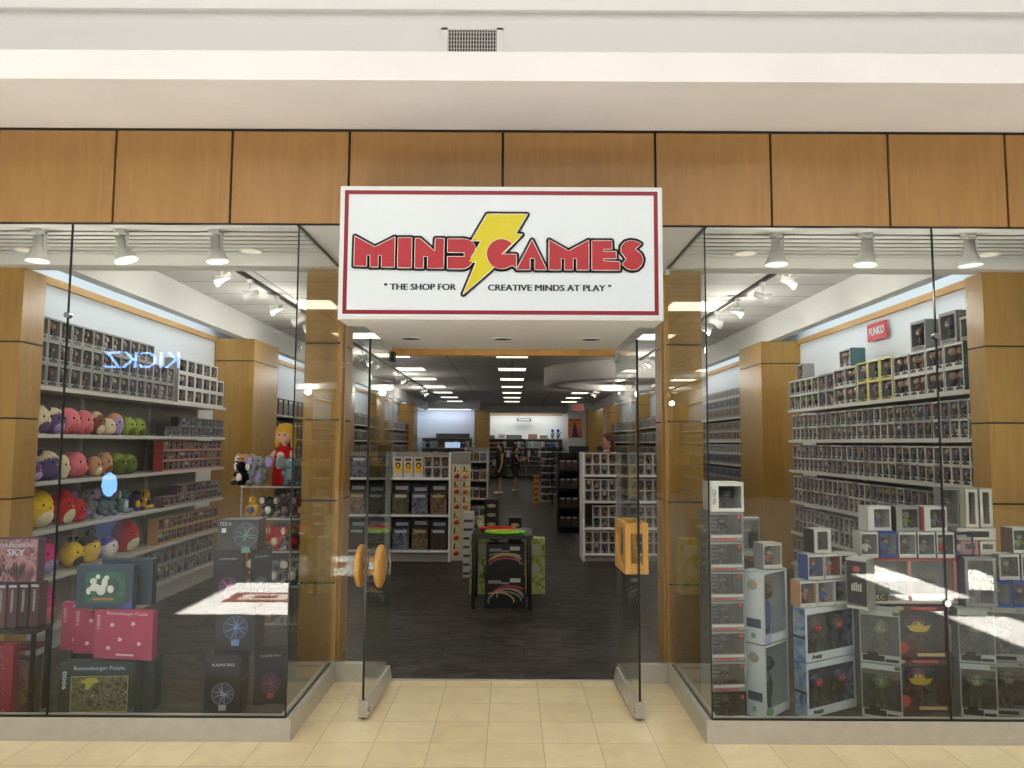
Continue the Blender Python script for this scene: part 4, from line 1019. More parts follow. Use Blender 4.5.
for i in range(2):
    t = collect(('wide grey figure box on the floor at the outer edge', 'wide grey figure box stacked at the outer edge')[i], (2.97, 4.36, .003+.305*i), -8, .36, .17, .302, boxg, boxg, .09, .14, .04, fig=greyf, creature=2)
    text('SKULL / KONG', .02, (.03, -.001, .288), sblk, t, width=.16)
    m = MB(); m.box(-.17, -.06, -.001, 0, .01, .03, sblk); m.build('printed_band', t)
# wide boxed pair window
cardp = mat('rose card', (188, 130, 130), .5)
z2 = .609
t = thing('collectible_box', 'wide red-trimmed box with two pale windows across the middle level', 'toy box', (2.37, 4.47, z2), 0)
m = MB(); w = .56; h_ = .272
m.box(-w/2, w/2, .12, .124, 0, h_, winin); m.box(-w/2, w/2, 0, .124, 0, .004, cardp); m.box(-w/2, w/2, 0, .124, h_-.004, h_, cardp); m.box(-w/2, -w/2+.004, 0, .124, 0, h_, cardp); m.box(w/2-.004, w/2, 0, .124, 0, h_, cardp)
m.box(-w/2, w/2, 0, .003, 0, .02, cream); m.box(-w/2, w/2, 0, .003, h_-.018, h_, redt)
for x in (-w/2, -.012, w/2-.02): m.box(x, x+.02, 0, .003, .02, h_-.018, cardp)
m.build('carton', t)
m = MB(); m.box(-w/2+.02, -.012, .001, .002, .02, h_-.018, film); m.box(.008, w/2-.02, .001, .002, .02, h_-.018, film); m.build('window_film', t)
m = MB()
for c in (-.14, .14):
    m.box(c-.11, c+.11, .095, .10, .03, h_-.03, mat('insert pale', (140, 150, 150), .5)); m.ball((c, .06, .08), (.045, .03, .06), greyf[0], 12, 8); m.ball((c, .055, .16), (.045, .035, .04), greyf[2], 12, 8)
m.build('figure', t)
m = MB(); m.box(-w/2+.02, -w/2+.14, -.002, 0, .02, .06, boxk); m.build('printed_label', t)
text('DLC', .035, (-w/2+.085, -.003, .04), goldf, t, bold=.001, width=.08)
t = collect('silver windowed box between the red-trimmed box and the small outer boxes', (2.745, 4.40, z2), -6, .175, .12, .285, boxg, mat('slate box', (84, 92, 108), .5), .06, .08, .1, fig=(boxg, boxg, boxw), inside=mat('insert pale', (140, 150, 150), .5))
# third level
z3 = z2+.274
cols3 = [(boxw, F_['white'], 'white small figure box with round portrait'), (F_['blue'], F_['blue'], 'bright blue small figure box'), (boxw, F_['maroon'], 'small figure box with maroon figure'), (boxw, F_['grey'], 'small figure box with grey figure'), (boxw, F_['red'], 'small figure box with red figure'), (F_['navy'], F_['white'], 'small navy box with a white starburst figure')]
for i, (c1, c2, lab) in enumerate(cols3):
    t = collect(lab + ' on the level above the red-trimmed box', (2.125+.113*i, 4.45, z3), 3, .108, .095, .152, c1 if i in (1, 5) else boxw, sidevar, .1, .14, .06, fig=(figvar, c2, skin))
z4 = z3+.1545
for i, lab in enumerate(('cream small figure box with purple figure', 'dark topped small figure box', 'red sided small figure box')):
    t = collect(lab + ' on the upper tier over the red-trimmed box', (2.20+.168*i, 4.47, z4), 8, .15, .1, .146, (boxw, boxg, boxw)[i], (boxw, boxk, redt)[i], .12, .14, .06, leftw=.04, fig=(figvar, (F_['purple'], F_['green'], F_['teal'])[i], skin))
# small stack with tall boxes
z5 = z2+.29
for i in range(2):
    collect(('pale box with a dark slot, outer of the low pair under tall slim boxes', 'pale box with a dark slot, inner of the low pair under tall slim boxes')[i], (2.84-.105*i, 4.47, z5), 0, .10, .08, .085, cardp if i else cream, cream, .25, .4, .2, fig=greyf)
t = thing('collectible_box', 'long flat pale box with a dark slot under the two tall slim boxes', 'toy box', (2.775, 4.47, z5+.087), 0)
m = MB(); m.box(-.115, .115, 0, .09, 0, .07, cream); m.build('carton', t); m = MB(); m.box(-.06, .075, -.001, 0, .018, .052, boxk); m.build('slot', t)
for i in range(2):
    t = collect(('tall slim pale box with dark red figure, inner of the pair on the flat box', 'tall slim pale box with dark red figure, outer of the pair on the flat box')[i], (2.755+.085*i, 4.47, z5+.159), 0, .08, .075, .235, cream, cream, .1, .1, .26, fig=(F_['maroon'], F_['maroon'], skin))
collect('grey windowed box behind the two tall slim boxes', (2.655, 4.52, z5+.159), 0, .11, .08, .235, boxg, boxg, .06, .08, .08, fig=greyf)
# outer small ones
for i, (x, z, lab) in enumerate(((2.86, z2, 'small blue figure box on the wide grey box, inner one'), (2.99, z2, 'small blue figure box on the wide grey box, outer one'), (2.93, z2+.152, 'small windowed figure box, second level of the outer pile'), (3.06, z2+.152, 'small windowed figure box cut by the picture edge, second level'), (3.03, z2+.304, 'topmost small windowed figure box of the outer pile'))):
    collect(lab, (x, 4.40+.02*(i//2), z+.001), 4, .125, .1, .149, (F_['blue'] if i < 2 else boxw), sidevar, .1, .14, .06, fig=(figvar, [F_['blue'], F_['navy'], F_['olive'], F_['olive'], F_['green']][i], skin))

# ------------------------------------------------------------------ aisle furniture
def gondola(label, x0, x1, y, h, shelves, depth=.45, wm=None, bm=None):
    wm = wm or whitem; bm = bm or panelg
    r = thing('gondola_shelf', label, 'shelving', ((x0+x1)/2, y, 0)); hx = (x1-x0)/2
    m = MB(); m.box(-hx, hx, depth, depth+.03, 0, h, bm); m.build('back_panel', r)
    for x in (-hx, hx-.025):
        m = MB(); m.box(x, x+.025, 0, depth, 0, h, wm); m.build('side_panel', r)
    for z in shelves:
        m = MB(); m.box(-hx+.025, hx-.025, .0, depth, z-.03, z, wm)
        if z == min(shelves): m.box(-hx+.025, hx-.025, .03, depth, 0, z-.03, bm)
        m.build('shelf', r)
    return r
# right gondola of figure boxes
gz = [.105, .44, .79, 1.135]
gondola('white shelf unit of figure boxes inside the entrance, inner section', .945, 1.42, 9.9, 1.43, gz)
gondola('white shelf unit of figure boxes inside the entrance, section behind the square pull door', 1.425, 2.2, 9.9, 1.43, gz)
gb = [figbox(.104, .09, .142, cream, None, .16, .1, edgew=.09, nf=1), figbox(.104, .09, .142, mat('box pinkish', (190, 168, 158), .5), None, .14, .1, nf=1), figbox(.104, .09, .142, boxw, None, .16, .1)]
for si, z in enumerate(gz):
    for t in range(2):
        lab = f"figure box, {('lowest','second','third','top')[si]} shelf of white unit inside the entrance, {('lower','upper')[t]} row"
        for k in range(10):
            x = (1.0235+.106*k) if k < 4 else (1.505+.1075*(k-4))
            if si == 1 and k == 0: continue
            place(gb[(k+t+si) % 3], 'vinyl_figure_box', (x, 9.91+.005*(k % 2), z+.001+t*.1435), 0, lab, 'toy box', lab)
# left gondola of games
lz = [.15, .61, 1.09]
gondola('white shelf unit of board games inside the entrance', -1.62, -.80, 9.8, 1.42, lz)
gondola('white shelf unit of board games behind the round pull door', -2.45, -1.63, 9.8, 1.42, lz)
covers = [art('cover warm', [(50,40,34),(96,78,56),(140,116,80),(70,54,44),(48,48,54)], 16, 1.), art('cover cool', [(40,46,60),(70,84,104),(130,130,136),(52,52,72),(90,78,72)], 14, 1.),
          art('cover green', [(36,40,32),(66,72,48),(112,100,68),(46,46,36)], 14, 1.), art('cover dark', [(26,22,26),(56,42,42),(84,64,52),(32,30,38)], 14, 1.)]
def gamecover(w, h, d_, cov, body):
    m = MB(); m.box(-w/2, w/2, 0, d_, 0, h, body); m.box(-w/2+.006, w/2-.006, -.001, 0, .006, h-.006, cov)
    m.box(-w*.35, w*.35, -.0018, -.001, h*.78, h*.9, ptxt if cov != covers[0] else goldf); return m.mesh('board_game_box')
gm = [gamecover(.22, .28, .06, c, boxk) for c in covers]
gmb = [gamecover(.235, .40, .06, covers[3], boxk), gamecover(.235, .38, .06, art('cover night', [(24,28,44),(50,60,90),(30,26,34),(80,60,50)], 16, .4), boxk)]
xs = {0: [-2.27, -2.03, -1.785, -1.45, -1.20, -.955], 1: [-2.28, -2.04, -1.79, -1.46, -1.21, -.96], 2: [-2.25, -2.02, -1.785]}
for si in (0, 1, 2):
    for k, x in enumerate(xs[si]):
        lab = f"board game box facing out, {('lowest','middle','top')[si]} shelf of game units"
        place(gm[(k*3+si) % 4], 'board_game_box', (x, 9.84, lz[si]+.001), 0, lab + f', {("first","second","third","fourth","fifth","sixth")[k]} from wall', 'game box', 'board games facing out on the game units')
        if si < 2:
            place(gmb[(k+si) % 2], 'board_game_box', (x, 9.95, lz[si]+.001), 0, lab + ', tucked behind the front ones', 'game box', 'board games tucked behind')
# yellow cartoon packs on top shelf
ypack = MB(); ypack.box(-.06, .06, 0, .07, 0, .27, boxw); ypack.box(-.045, .045, -.001, 0, .06, .2, mat('pack yellow', (224, 176, 50), .5)); ypack.ball((0, -.001, .16), (.032, .004, .04), eyem, 10, 8); ypack.ball((0, -.003, .155), (.02, .004, .026), mat('pack yellow', (224, 176, 50), .5), 8, 6); ypack.box(-.04, .04, -.0015, 0, .215, .25, mat('print brown', (96, 60, 40), .5))
yp = ypack.mesh('yellow_game_pack')
for k in range(3):
    place(yp, 'yellow_game_pack', (-1.50+.135*k, 9.83, lz[2]+.001), 0, f'white pack with yellow and black picture on the top game shelf, {("outer","middle","inner")[k]} of three', 'game box', 'yellow pictured packs')
for k in range(6):
    place(figboxm := gb[1] if k else gb[2], 'small_game_box', (-1.10+(k % 3)*.11, 9.83, lz[2]+.001+(k//3)*.1435), 0, 'small windowed box beside the yellow packs on the top game shelf', 'game box', 'small boxes beside the yellow packs')
# end strip with fruit cards
r = thing('fruit_card_strip', 'tall pale strip display of fruit cards on the end of the game shelves', 'display', (-.665, 9.80, 0))
m = MB(); m.box(-.125, .125, 0, .05, .02, 1.43, cream); m.box(-.125, .125, -.01, 0, 1.28, 1.42, boxg); m.build('panel', r)
fr = [mat('fruit red', (190, 50, 40), .5), mat('fruit green', (70, 110, 50), .5), mat('fruit orange', (220, 150, 50), .5)]
for j in range(6):
    for i in range(2):
        m = MB(); x = -.06+.12*i; z = .06+j*.2
        m.box(x-.052, x+.052, -.012, -.006, z, z+.19, mat('card straw', (214, 200, 160), .5))
        m.ball((x+.012, -.02, z+.055), (.032, .018, .03), fr[0] if i == 0 else fr[2], 10, 8); m.ball((x-.012, -.022, z+.045), (.02, .016, .02), fr[0], 8, 6)
        m.tube((x-.02, -.02, z+.11), (x-.015, -.02, z+.17), .012, .010, fr[1], 8); m.ball((x-.015, -.02, z+.17), .011, fr[1], 8, 6); m.ball((x+.02, -.018, z+.12), (.014, .012, .016), fr[2], 8, 6)
        m.build('fruit_card', r)
# second unit behind
gondola('dark-filled shelf unit further in behind the fruit card strip', -.90, -.45, 14.2, 1.45, [.15, .5, .85, 1.2], wm=greym, bm=winin)
for si, z in enumerate([.15, .5, .85, 1.2]):
    for k in range(3):
        place(gamecover(.125, .2, .06, covers[(si+k) % 4], boxred if (si+k) % 3 == 0 else boxw), 'board_game_box', (-.805+.13*k, 14.25, z+.001), 0, f'little game box on the {("lowest","second","third","top")[si]} shelf of the unit behind the fruit cards', 'game box', 'games on the unit behind the fruit cards')

# black table with toy tracks
r = thing('display_table', 'black square table in the aisle holding bright ring toys', 'table', (-.085, 7.05, 0))
m = MB(); m.box(-.29, .29, 0, .62, .645, .685, blackgl); m.build('tabletop', r, bevel=.002)
for x, y in ((-.285, .005), (.245, .005), (-.285, .575), (.245, .575)):
    m = MB(); m.box(x, x+.032, y, y+.032, 0, .645, blackgl); m.build('leg', r)
def ringtoy(label, loc, rx, ry, r0, m_):
    t = MB(); n = 40; k = 8; vs = []; fs = []
    for i in range(n):
        a = 2*math.pi*i/n
        for j in range(k):
            b = 2*math.pi*j/k; rr = 1+ r0/rx*math.cos(b)
            vs.append((rx*math.cos(a)*rr, ry*math.sin(a)*rr, r0+r0*math.sin(b)))
    for i in range(n):
        for j in range(k): fs.append((i*k+j, ((i+1) % n)*k+j, ((i+1) % n)*k+(j+1) % k, i*k+(j+1) % k))
    t.add(vs, fs, m_, True); o = t.build('ring_toy', loc=loc); return tag(o, label, 'toy')
ringtoy('lime green ring track on the black table', (-.065, 7.22, .6855), .185, .125, .011, mat('toy lime', (110, 220, 50), .4))
ringtoy('red ring track behind the green one on the black table', (-.13, 7.49, .6855), .17, .10, .013, mat('toy red', (215, 50, 55), .4))
ringtoy('yellow inner ring inside the green track on the black table', (-.065, 7.22, .6855), .13, .085, .010, mat('toy yellow', (220, 210, 60), .4))
def trackbox(label, loc, w, d_, h, seed, rz=0):
    t = thing('toy_track_box', label, 'toy box', loc, R(rz))
    m = MB(); m.box(-w/2, w/2, 0, d_, 0, h, boxk); m.build('carton', t)
    m = MB(); rnd = random.Random(seed)
    for k, c in enumerate(((150,150,150), (196,140,90), (120,160,150), (200,80,100), (220,170,80))):
        mt = mat(f'print track {k}', c, .5); cx = rnd.uniform(-.08, .05); cz = h*rnd.uniform(.2, .4); ra = rnd.uniform(.09, .16); 
        pts = [(cx+ra*1.3*math.cos(R(a)), cz+ra*.7*math.sin(R(a))) for a in range(int(rnd.uniform(-20, 30)), int(rnd.uniform(150, 220)), 14)]
        for p, q in zip(pts, pts[1:]):
            if all(abs(u[0]) < w/2-.01 and .01 < u[1] < h-.01 for u in (p, q)):
                dx, dz = q[0]-p[0], q[1]-p[1]; L = math.hypot(dx, dz); nx, nz = -dz/L*.006, dx/L*.006
                m.add([(p[0]-nx, -.001-k*.0002, p[1]-nz), (q[0]-nx, -.001-k*.0002, q[1]-nz), (q[0]+nx, -.001-k*.0002, q[1]+nz), (p[0]+nx, -.001-k*.0002, p[1]+nz)], [(0,1,2,3)], mt)
    m.box(w*.12, w*.38, -.0015, 0, h*.8, h*.92, boxw); m.box(-w*.1, w*.1, -.0015, 0, h*.74, h*.8, boxg); m.box(-w*.42, -w*.1, -.0015, 0, h*.76, h*.86, boxg)
    m.build('cover_picture', t)
    return t
trackbox('black toy track box, lower one beneath the table', (-.055, 7.10, .001), .38, .18, .30, 2)
trackbox('black toy track box, upper one beneath the table', (-.055, 7.12, .303), .36, .16, .29, 6)
lime = art('lime box print', [(90,110,40),(150,170,60),(200,200,150),(110,120,50)], 14, 1)
for x, y, z, w, h_, lab, c in ((.25, 7.78, .0, .2, .56, 'tall lime patterned box standing behind the table on the walkway side', lime), (-.33, 7.75, 0, .2, .56, 'pale green patterned box behind the table leg on the shelf side', lime)):
    t = thing('toy_box', lab, 'toy box', (x, y, z)); m = MB(); m.box(-w/2, w/2, 0, .2, 0, h_, c); m.build('carton', t)
    m = MB(); m.box(-w*.3, w*.3, -.001, 0, h_*.72, h_*.9, mat('print pale', (196, 196, 170), .5)); m.build('printed_label', t); m = MB(); m.ball((0, 0, h_*.45), (w*.25, .0015, h_*.1), mat('print pale', (196, 196, 170), .5), 12, 6); m.build('printed_oval', t)
for x, y, z, w, h_, lab, c in ((-.22, 8.2, 0, .15, .60, 'black printed box lowest in the stack behind the table', boxk), (-.22, 8.2, .602, .15, .33, 'black printed box topmost in the stack behind the table', boxk), (.04, 8.15, 0, .14, .74, 'shorter black printed box behind the table', boxk),
                        (-.50, 8.7, 0, .12, .74, 'white striped box stack behind the table', boxw), (-.335, 8.2, 0, .07, .74, 'narrow yellow-green box behind the table', lime)):
    t = thing('toy_box', lab, 'toy box', (x, y, z)); m = MB(); m.box(-w/2, w/2, 0, .18, 0, h_, c); m.build('carton', t)
    m = MB()
    for q in range(max(2, int(h_/.1))):
        zz = .03+q*.1; m = MB()
        if c is boxk: m.ball((0, 0, zz+.03), (w*.35, .0015, .02), boxg if q % 2 else goldf, 12, 6)
        elif c is boxw: m.box(-w*.45, w*.45, -.001, 0, zz, zz+.03, mat('print slate', (60, 70, 90), .5))
        else: m.ball((0, 0, zz+.02), (w*.3, .0015, .02), mat('print pale', (196, 196, 170), .5), 10, 6)
        m.build('printed_mark', t)


# spinner of dark packs, orange boxes, further dark stands
r = thing('spinner_rack', 'round dark merchandise spinner in the middle of the shop', 'rack', (1.06, 19.4, 0))
m = MB(); m.tube((0, 0, 0), (0, 0, 1.4), .03, .03, black, 10); m.build('pole', r)
for k in range(8):
    m = MB(); m.lathe([(.28, 0), (.30, .02), (.30, .0), (.0005, -.01)], greym, 20, at=(0, 0, .06+.18*k)); m.build('tray', r)
dk = mat('dark cap', (46, 48, 54), .5, var=[(30,32,40),(50,52,60),(60,46,42),(34,38,60)])
capm = MB(); capm.ball((0, 0, .05), (.075, .075, .07), dk, 10, 8, floor=0); capm.ball((0, -.05, .02), (.06, .05, .012), dk, 8, 6); capm = capm.mesh('dark_pack')
for k in range(8):
    for a in range(7):
        an = 2*math.pi*a/7+k*.2
        place(capm, 'dark_pack', (1.06+.22*math.cos(an), 19.4+.22*math.sin(an), .085+.18*k), an+R(90), f'dark rounded pack on the {("lowest","second","third","fourth","fifth","sixth","seventh","top")[k]} tier of the spinner', 'merchandise', f'dark packs on spinner tier {("lowest","second","third","fourth","fifth","sixth","seventh","top")[k]}')
for k in range(5):
    m = MB(); m.box(-.07, .07, 0, .16, 0, .14, mat('box orange', (206, 140, 50), .5)); m.box(-.05, .05, -.001, 0, .04, .10, boxred)
    tag(m.build('orange_box', loc=(.65, 19.5, .001+.142*k)), f'orange box in the column beside the dark spinner, {("lowest","second","third","fourth","topmost")[k]}', 'box', 'column of orange boxes')
r = gondola('dark accessory stand between spinner and figure unit', .80, 1.20, 13.0, 1.38, [.12, .45, .78, 1.1], wm=black, bm=blackgl)
for si, z in enumerate([.12, .45, .78, 1.1]):
    for k in range(3):
        place(gamecover(.1, .16, .06, covers[3], boxk), 'accessory_box', (.89+.11*k, 13.05, z+.001), 0, f'dark accessory box on the {("lowest","second","third","top")[si]} shelf of the stand by the spinner', 'box', 'boxes on the dark accessory stand')
# counter with monitors
r = thing('sales_counter', 'dark sales counter under the round ceiling drum', 'counter', (2.2, 15.6, 0))
m = MB(); m.box(-.9, .9, 0, .6, 0, 1.05, blackgl); m.build('body', r); m = MB(); m.box(-.93, .93, -.03, .63, 1.05, 1.09, maple); m.build('countertop', r)
for i, (x, y, w, lab) in enumerate(((1.42, 15.75, .42, 'black monitor on the counter below the orange poster'), (1.96, 15.7, .3, 'second black monitor on the counter beside the cashier'))):
    t = thing('monitor', lab, 'monitor', (x, y, 1.091)); m = MB(); m.box(-w/2, w/2, 0, .03, .06, .40, black); m.build('screen', t)
    m = MB(); m.box(-.02, .02, .01, .03, 0, .1, black); m.box(-.1, .1, -.05, .08, 0, .012, black); m.build('stand', t)
# poster
r = thing('poster', 'orange poster with a dark purple standing figure on the back wall', 'poster', (2.55, 29.97, 1.78))
m = MB(); m.box(-.28, .28, -.01, 0, 0, .76, art('poster sky', [(206,80,40),(226,130,60),(230,160,80)], 3, .5)); m.build('sheet', r)
m = MB(); m.prism([(-.12, .02), (.13, .02), (.09, .35), (.05, .5), (0, .55), (-.05, .5), (-.08, .3)], -.014, -.01, mat('poster purple', (66, 46, 86), .5)); m.ball((0, -.012, .58), (.045, .004, .05), mat('poster purple', (66, 46, 86), .5), 12, 8); m.build('printed_figure', r)
m = MB(); m.box(-.2, .2, -.012, -.01, .68, .73, mat('poster title', (176, 40, 34), .5)); m.build('title', r)
r = thing('hanging_sign', 'dark slim sign high on the back wall over the books', 'sign', (.55, 33.5, 2.53)); m = MB(); m.box(-.33, .33, 0, .02, 0, .14, mat('sign slate', (60, 64, 74), .5)); m.box(-.26, .26, -.003, 0, .05, .09, ptxt); m.build('panel', r)
m = MB(); m.tube((-.25, .01, .14), (-.25, .01, .5), .004, .004, black, 6); m.tube((.25, .01, .14), (.25, .01, .5), .004, .004, black, 6); m.build('cord', r)
r = thing('hanging_sign', 'small red sign hanging near the far track lights', 'sign', (2.08, 23.0, 2.55)); m = MB(); m.box(-.16, .16, 0, .02, 0, .2, boxred); m.build('panel', r)
m = MB(); m.tube((0, .01, .2), (0, .01, .6), .004, .004, black, 6); m.build('cord', r)

# back shelves
def backunit(label, x0, x1, y, h=1.75):
    r = thing('back_wall_shelf', label, 'shelving', ((x0+x1)/2, y, 0)); hx = (x1-x0)/2
    m = MB(); m.box(-hx, hx, .38, .41, 0, h, panelg); m.build('back_panel', r)
    for z in (.12, .55, .95, 1.35, h):
        m = MB(); m.box(-hx, hx, 0, .38, z-.03, z, greym); m.build('shelf', r)
    return r
backunit('long low shelf against the far back wall, holding books', -1.2, .65, 33.5)
backunit('far back wall shelf beneath the slim sign, holding books', .68, 2.3, 33.5)
backunit('back wall shelf under the pale blue lit panel', -3.6, -1.6, 29.5)
bkv = mat('book colours', (120, 120, 120), .5, var=[(200,200,200),(60,80,120),(120,50,50),(50,60,70),(170,160,140),(70,90,80),(30,34,44),(150,170,190)])
bm = MB(); bm.box(-.07, .07, 0, .2, 0, .27, bkv); bm.box(-.05, .05, -.002, 0, .17, .22, boxw); bm = bm.mesh('book')
for (x0, n, y, nm) in ((-1.1, 11, 33.52, 'first'), (.78, 9, 33.52, 'second'), (-3.5, 12, 29.52, 'blue panel')):
    for zi, z in enumerate((.55, .95, 1.35)):
        for k in range(n):
            if random.random() < .12: continue
            w_ = ('lowest', 'middle', 'upper')[zi]
            place(bm, 'book', (x0+.158*k, y, z+.001), 0, f'book standing face out on the {w_} row of the {nm} back shelf', 'book', f'books on the {w_} row of the {nm} back shelf')
for i, (x, w, h_, c, lab) in enumerate(((-.9, .25, .14, boxk, 'black box on top of the far book shelf next to the wood pillar'), (-.45, .3, .2, boxw, 'white box on top of the far book shelf'), (.1, .7, .16, mat('box slate', (76, 82, 92), .5), 'long slate box on top of the far book shelf'), (.95, .4, .2, mat('box rose', (170, 110, 104), .5), 'rose box on top of the shelf under the slim sign'), (1.45, .35, .15, boxg, 'grey box on top of the shelf under the slim sign'))):
    m = MB(); m.box(-w/2, w/2, 0, .25, 0, h_, c); m.box(-w*.4, w*.4, -.002, 0, h_*.3, h_*.6, boxg); tag(m.build('storage_box', loc=(x, 33.55, 1.751)), lab, 'box')
for i, (x, lab) in enumerate(((1.85, 'blue figurine on the far shelf, first of the pair'), (2.1, 'blue figurine on the far shelf, second of the pair'))):
    m = MB(); m.ball((0, 0, .15), (.08, .07, .15), F_['teal'], 12, 8, floor=0); m.ball((0, 0, .36), (.07, .07, .08), F_['blue'], 12, 8); m.tube((.06, 0, .2), (.13, -.03, .3), .025, .02, F_['teal'], 8); tag(m.build('figurine', loc=(x, 33.65, 1.751)), lab, 'figurine')
for k in range(9):
    m = MB(); m.box(-.07, .07, 0, .15, 0, .16, boxk); m.box(-.04, .04, -.001, 0, .05, .11, winin); tag(m.build('dark_boxed_item', loc=(-2.95+.15*k, 29.6, 1.751)), 'small black box in the row topping the shelf below the pale blue panel', 'box', 'black boxes below the pale blue panel')
m = MB(); m.box(-.3, .3, 0, .01, 0, .22, mat('screen blue white', (190, 205, 220), .4, emit=(170, 195, 225), es=.8)); tag(m.build('screen', loc=(-2.35, 29.502, 1.351)), 'small lit screen on the back shelf under the pale blue panel', 'screen')

# games on the further side bays
nb = {-1: 'plush side', 1: 'red sign side'}
gs = [gamecover(.2, .24, .08, c, boxk) for c in covers]
for side in (-1, 1):
    for bi, (a, b) in enumerate(((10.3, 14.3), (15.4, 19.4), (20.5, 24.5))):
        if side == 1 and bi == 0: continue
        for zi in (1, 2, 3, 4, 5):
            if bi == 2 and zi < 3: continue
            n = int((b-a)/.25)
            lab = f"game box, {('','second','third','fourth','fifth','top')[zi]} shelf up, {('first','second','third')[bi]} bay past the pillar, {nb[side]}"
            for k in range(n):
                xf = -3.42 if side < 0 else 3.30
                place(gs[(k+zi) % 4], 'shelved_game_box', (xf, a+.14+.25*k, SZ[zi]+.001), R(90) if side < 0 else R(-90), lab, 'game box', lab)

# ------------------------------------------------------------------ people
def person(label, loc, rz, pose, mats_, hairm, hh=1.5, skirt=True, name='person'):
    t = thing(name, label, 'person', loc, R(rz))
    sk, top_, legs = mats_
    k = hh/1.7
    J = [(0,0,.95),(0,0,1.15),(0,0,1.38),(0,-.01,1.47),(0,-.02,1.53),
         (.17,0,1.36),(-.17,0,1.36)]
    rad = [.13,.12,.12,.05,.05,.055,.055]
    E = [(0,1),(1,2),(2,3),(3,4),(2,5),(2,6)]
    def limb(start, pts, rs):
        last = start
        for p, r_ in zip(pts, rs): J.append(p); rad.append(r_); E.append((last, len(J)-1)); last = len(J)-1
        return last
    limb(5, pose['la'], (.04, .033, .028)); limb(6, pose['ra'], (.04, .033, .028))
    limb(0, [(.09,0,.88),(.1,pose.get('lk', -.02),.48),(.1,pose.get('lf', .0),.08),(.1,pose.get('lf', .0)-.12,.035)], (.085,.055,.04,.035))
    limb(0, [(-.09,0,.88),(-.1,pose.get('rk', -.02),.48),(-.1,pose.get('rf', .0),.08),(-.1,pose.get('rf', .0)-.12,.035)], (.085,.055,.04,.035))
    me = bpy.data.meshes.new('body'); me.from_pydata([(x*k, y*k, z*k) for x, y, z in J], E, [])
    o = bpy.data.objects.new('body', me); C.objects.link(o); o.parent = t
    s = o.modifiers.new('s', 'SKIN'); s.use_smooth_shade = True
    for i, v in enumerate(me.skin_vertices[0].data if me.skin_vertices else []): v.radius = (rad[i]*k, rad[i]*k)
    if not me.skin_vertices:
        pass
    o.modifiers.new('u', 'SUBSURF').levels = 1; o.modifiers['u'].render_levels = 1
    me.materials.append(sk)
    m = MB(); m.ball((0, -.02*k, 1.60*k), (.075*k, .092*k, .115*k), sk, 14, 10); m.ball((0, -.115*k, 1.59*k), (.012*k, .018*k, .02*k), sk, 6, 5)
    for q in (-1, 1): m.ball((q*.028*k, -.103*k, 1.615*k), .009*k, eyem, 6, 5); m.ball((q*.076*k, -.02*k, 1.60*k), (.012*k, .02*k, .03*k), sk, 6, 5)
    m.ball((0, -.106*k, 1.55*k), (.025*k, .008*k, .007*k), redt, 6, 4); m.build('head', t)
    m = MB(); m.ball((0, .012*k, 1.635*k), (.09*k, .1*k, .105*k), hairm, 14, 10); m.ball((0, .07*k, 1.54*k), (.07*k, .05*k, .12*k), hairm, 10, 8); m.build('hair', t)
    m = MB()
    m.lathe([(.10*k, 1.45*k), (.19*k, 1.40*k), (.175*k, 1.2*k), (.15*k, 1.05*k), (.18*k, .92*k)] + ([(.23*k, .58*k)] if skirt else [(.185*k, .84*k)]), top_, 18); m.build('shirt' if not skirt else 'dress', t)
    if not skirt:
        for q in (-1, 1):
            m = MB(); m.tube((q*.09*k, 0, .9*k), (q*.1*k, (pose.get('lk' if q > 0 else 'rk', -.02))*k, .5*k), .1*k, .09*k, legs, 12); m.build('trouser_leg', t)
    for q, key in ((1, 'lf'), (-1, 'rf')):
        m = MB(); y = pose.get(key, 0); m.ball((q*.1*k, (y-.06)*k, .04*k), (.045*k, .12*k, .045*k), F_['white'], 10, 8, floor=.0); m.build('shoe', t)
    # hands with fingers
    for hp in (pose['la'][-1], pose['ra'][-1]):
        prev = pose['la'][1] if hp == pose['la'][-1] else pose['ra'][1]
        d_ = (Vector(hp)-Vector(prev)).normalized(); m = MB(); c = Vector(hp)*k; u = d_.orthogonal().normalized()
        m.ball(tuple(c+d_*.03*k), (.03*k, .03*k, .035*k), sk, 8, 6)
        for fi in range(4):
            off = u*(fi-1.5)*.016*k; m.tube(tuple(c+d_*.05*k+off), tuple(c+d_*(.09+.008*(fi in (1, 2)))*k+off), .008*k, .006*k, sk, 6)
        m.tube(tuple(c+d_*.02*k+u*.03*k), tuple(c+d_*.055*k+u*.05*k), .009*k, .007*k, sk, 6); m.build('hand', t)
    return t
tone = mat('skin tone', (176, 130, 106), .5); hairb = mat('hair dark', (30, 24, 22), .6); hairr = mat('hair auburn', (84, 42, 34), .6)
clk = mat('cloth black', (18, 18, 20), .85); clw = mat('cloth white', (210, 208, 204), .85); cld = mat('cloth denim dark', (36, 40, 50), .8)
down = dict(la=[(.22,0,1.1),(.23,-.05,.86),(.23,-.08,.82)], ra=[(-.22,0,1.1),(-.23,-.05,.86),(-.23,-.08,.82)], rf=.08, lf=-.08)
reach = dict(la=[(.24,-.15,1.2),(.2,-.42,1.22),(.19,-.46,1.23)], ra=[(-.24,-.12,1.12),(-.2,-.38,1.2),(-.19,-.42,1.21)], rf=.1, lf=-.1)
person('shopper in a black dress standing with arms down in the aisle', (-.34, 22.9, 0), -75, down, (tone, clk, clk), hairb, 1.52)
person('shopper in dark clothes reaching out toward the shelf', (.12, 24.2, 0), 100, reach, (tone, clk, cld), hairb, 1.45, skirt=False)
person('cashier with auburn hair and white top behind the figure shelves', (1.41, 10.95, 0), -60, down, (tone, clw, cld), hairr, 1.66, skirt=False)

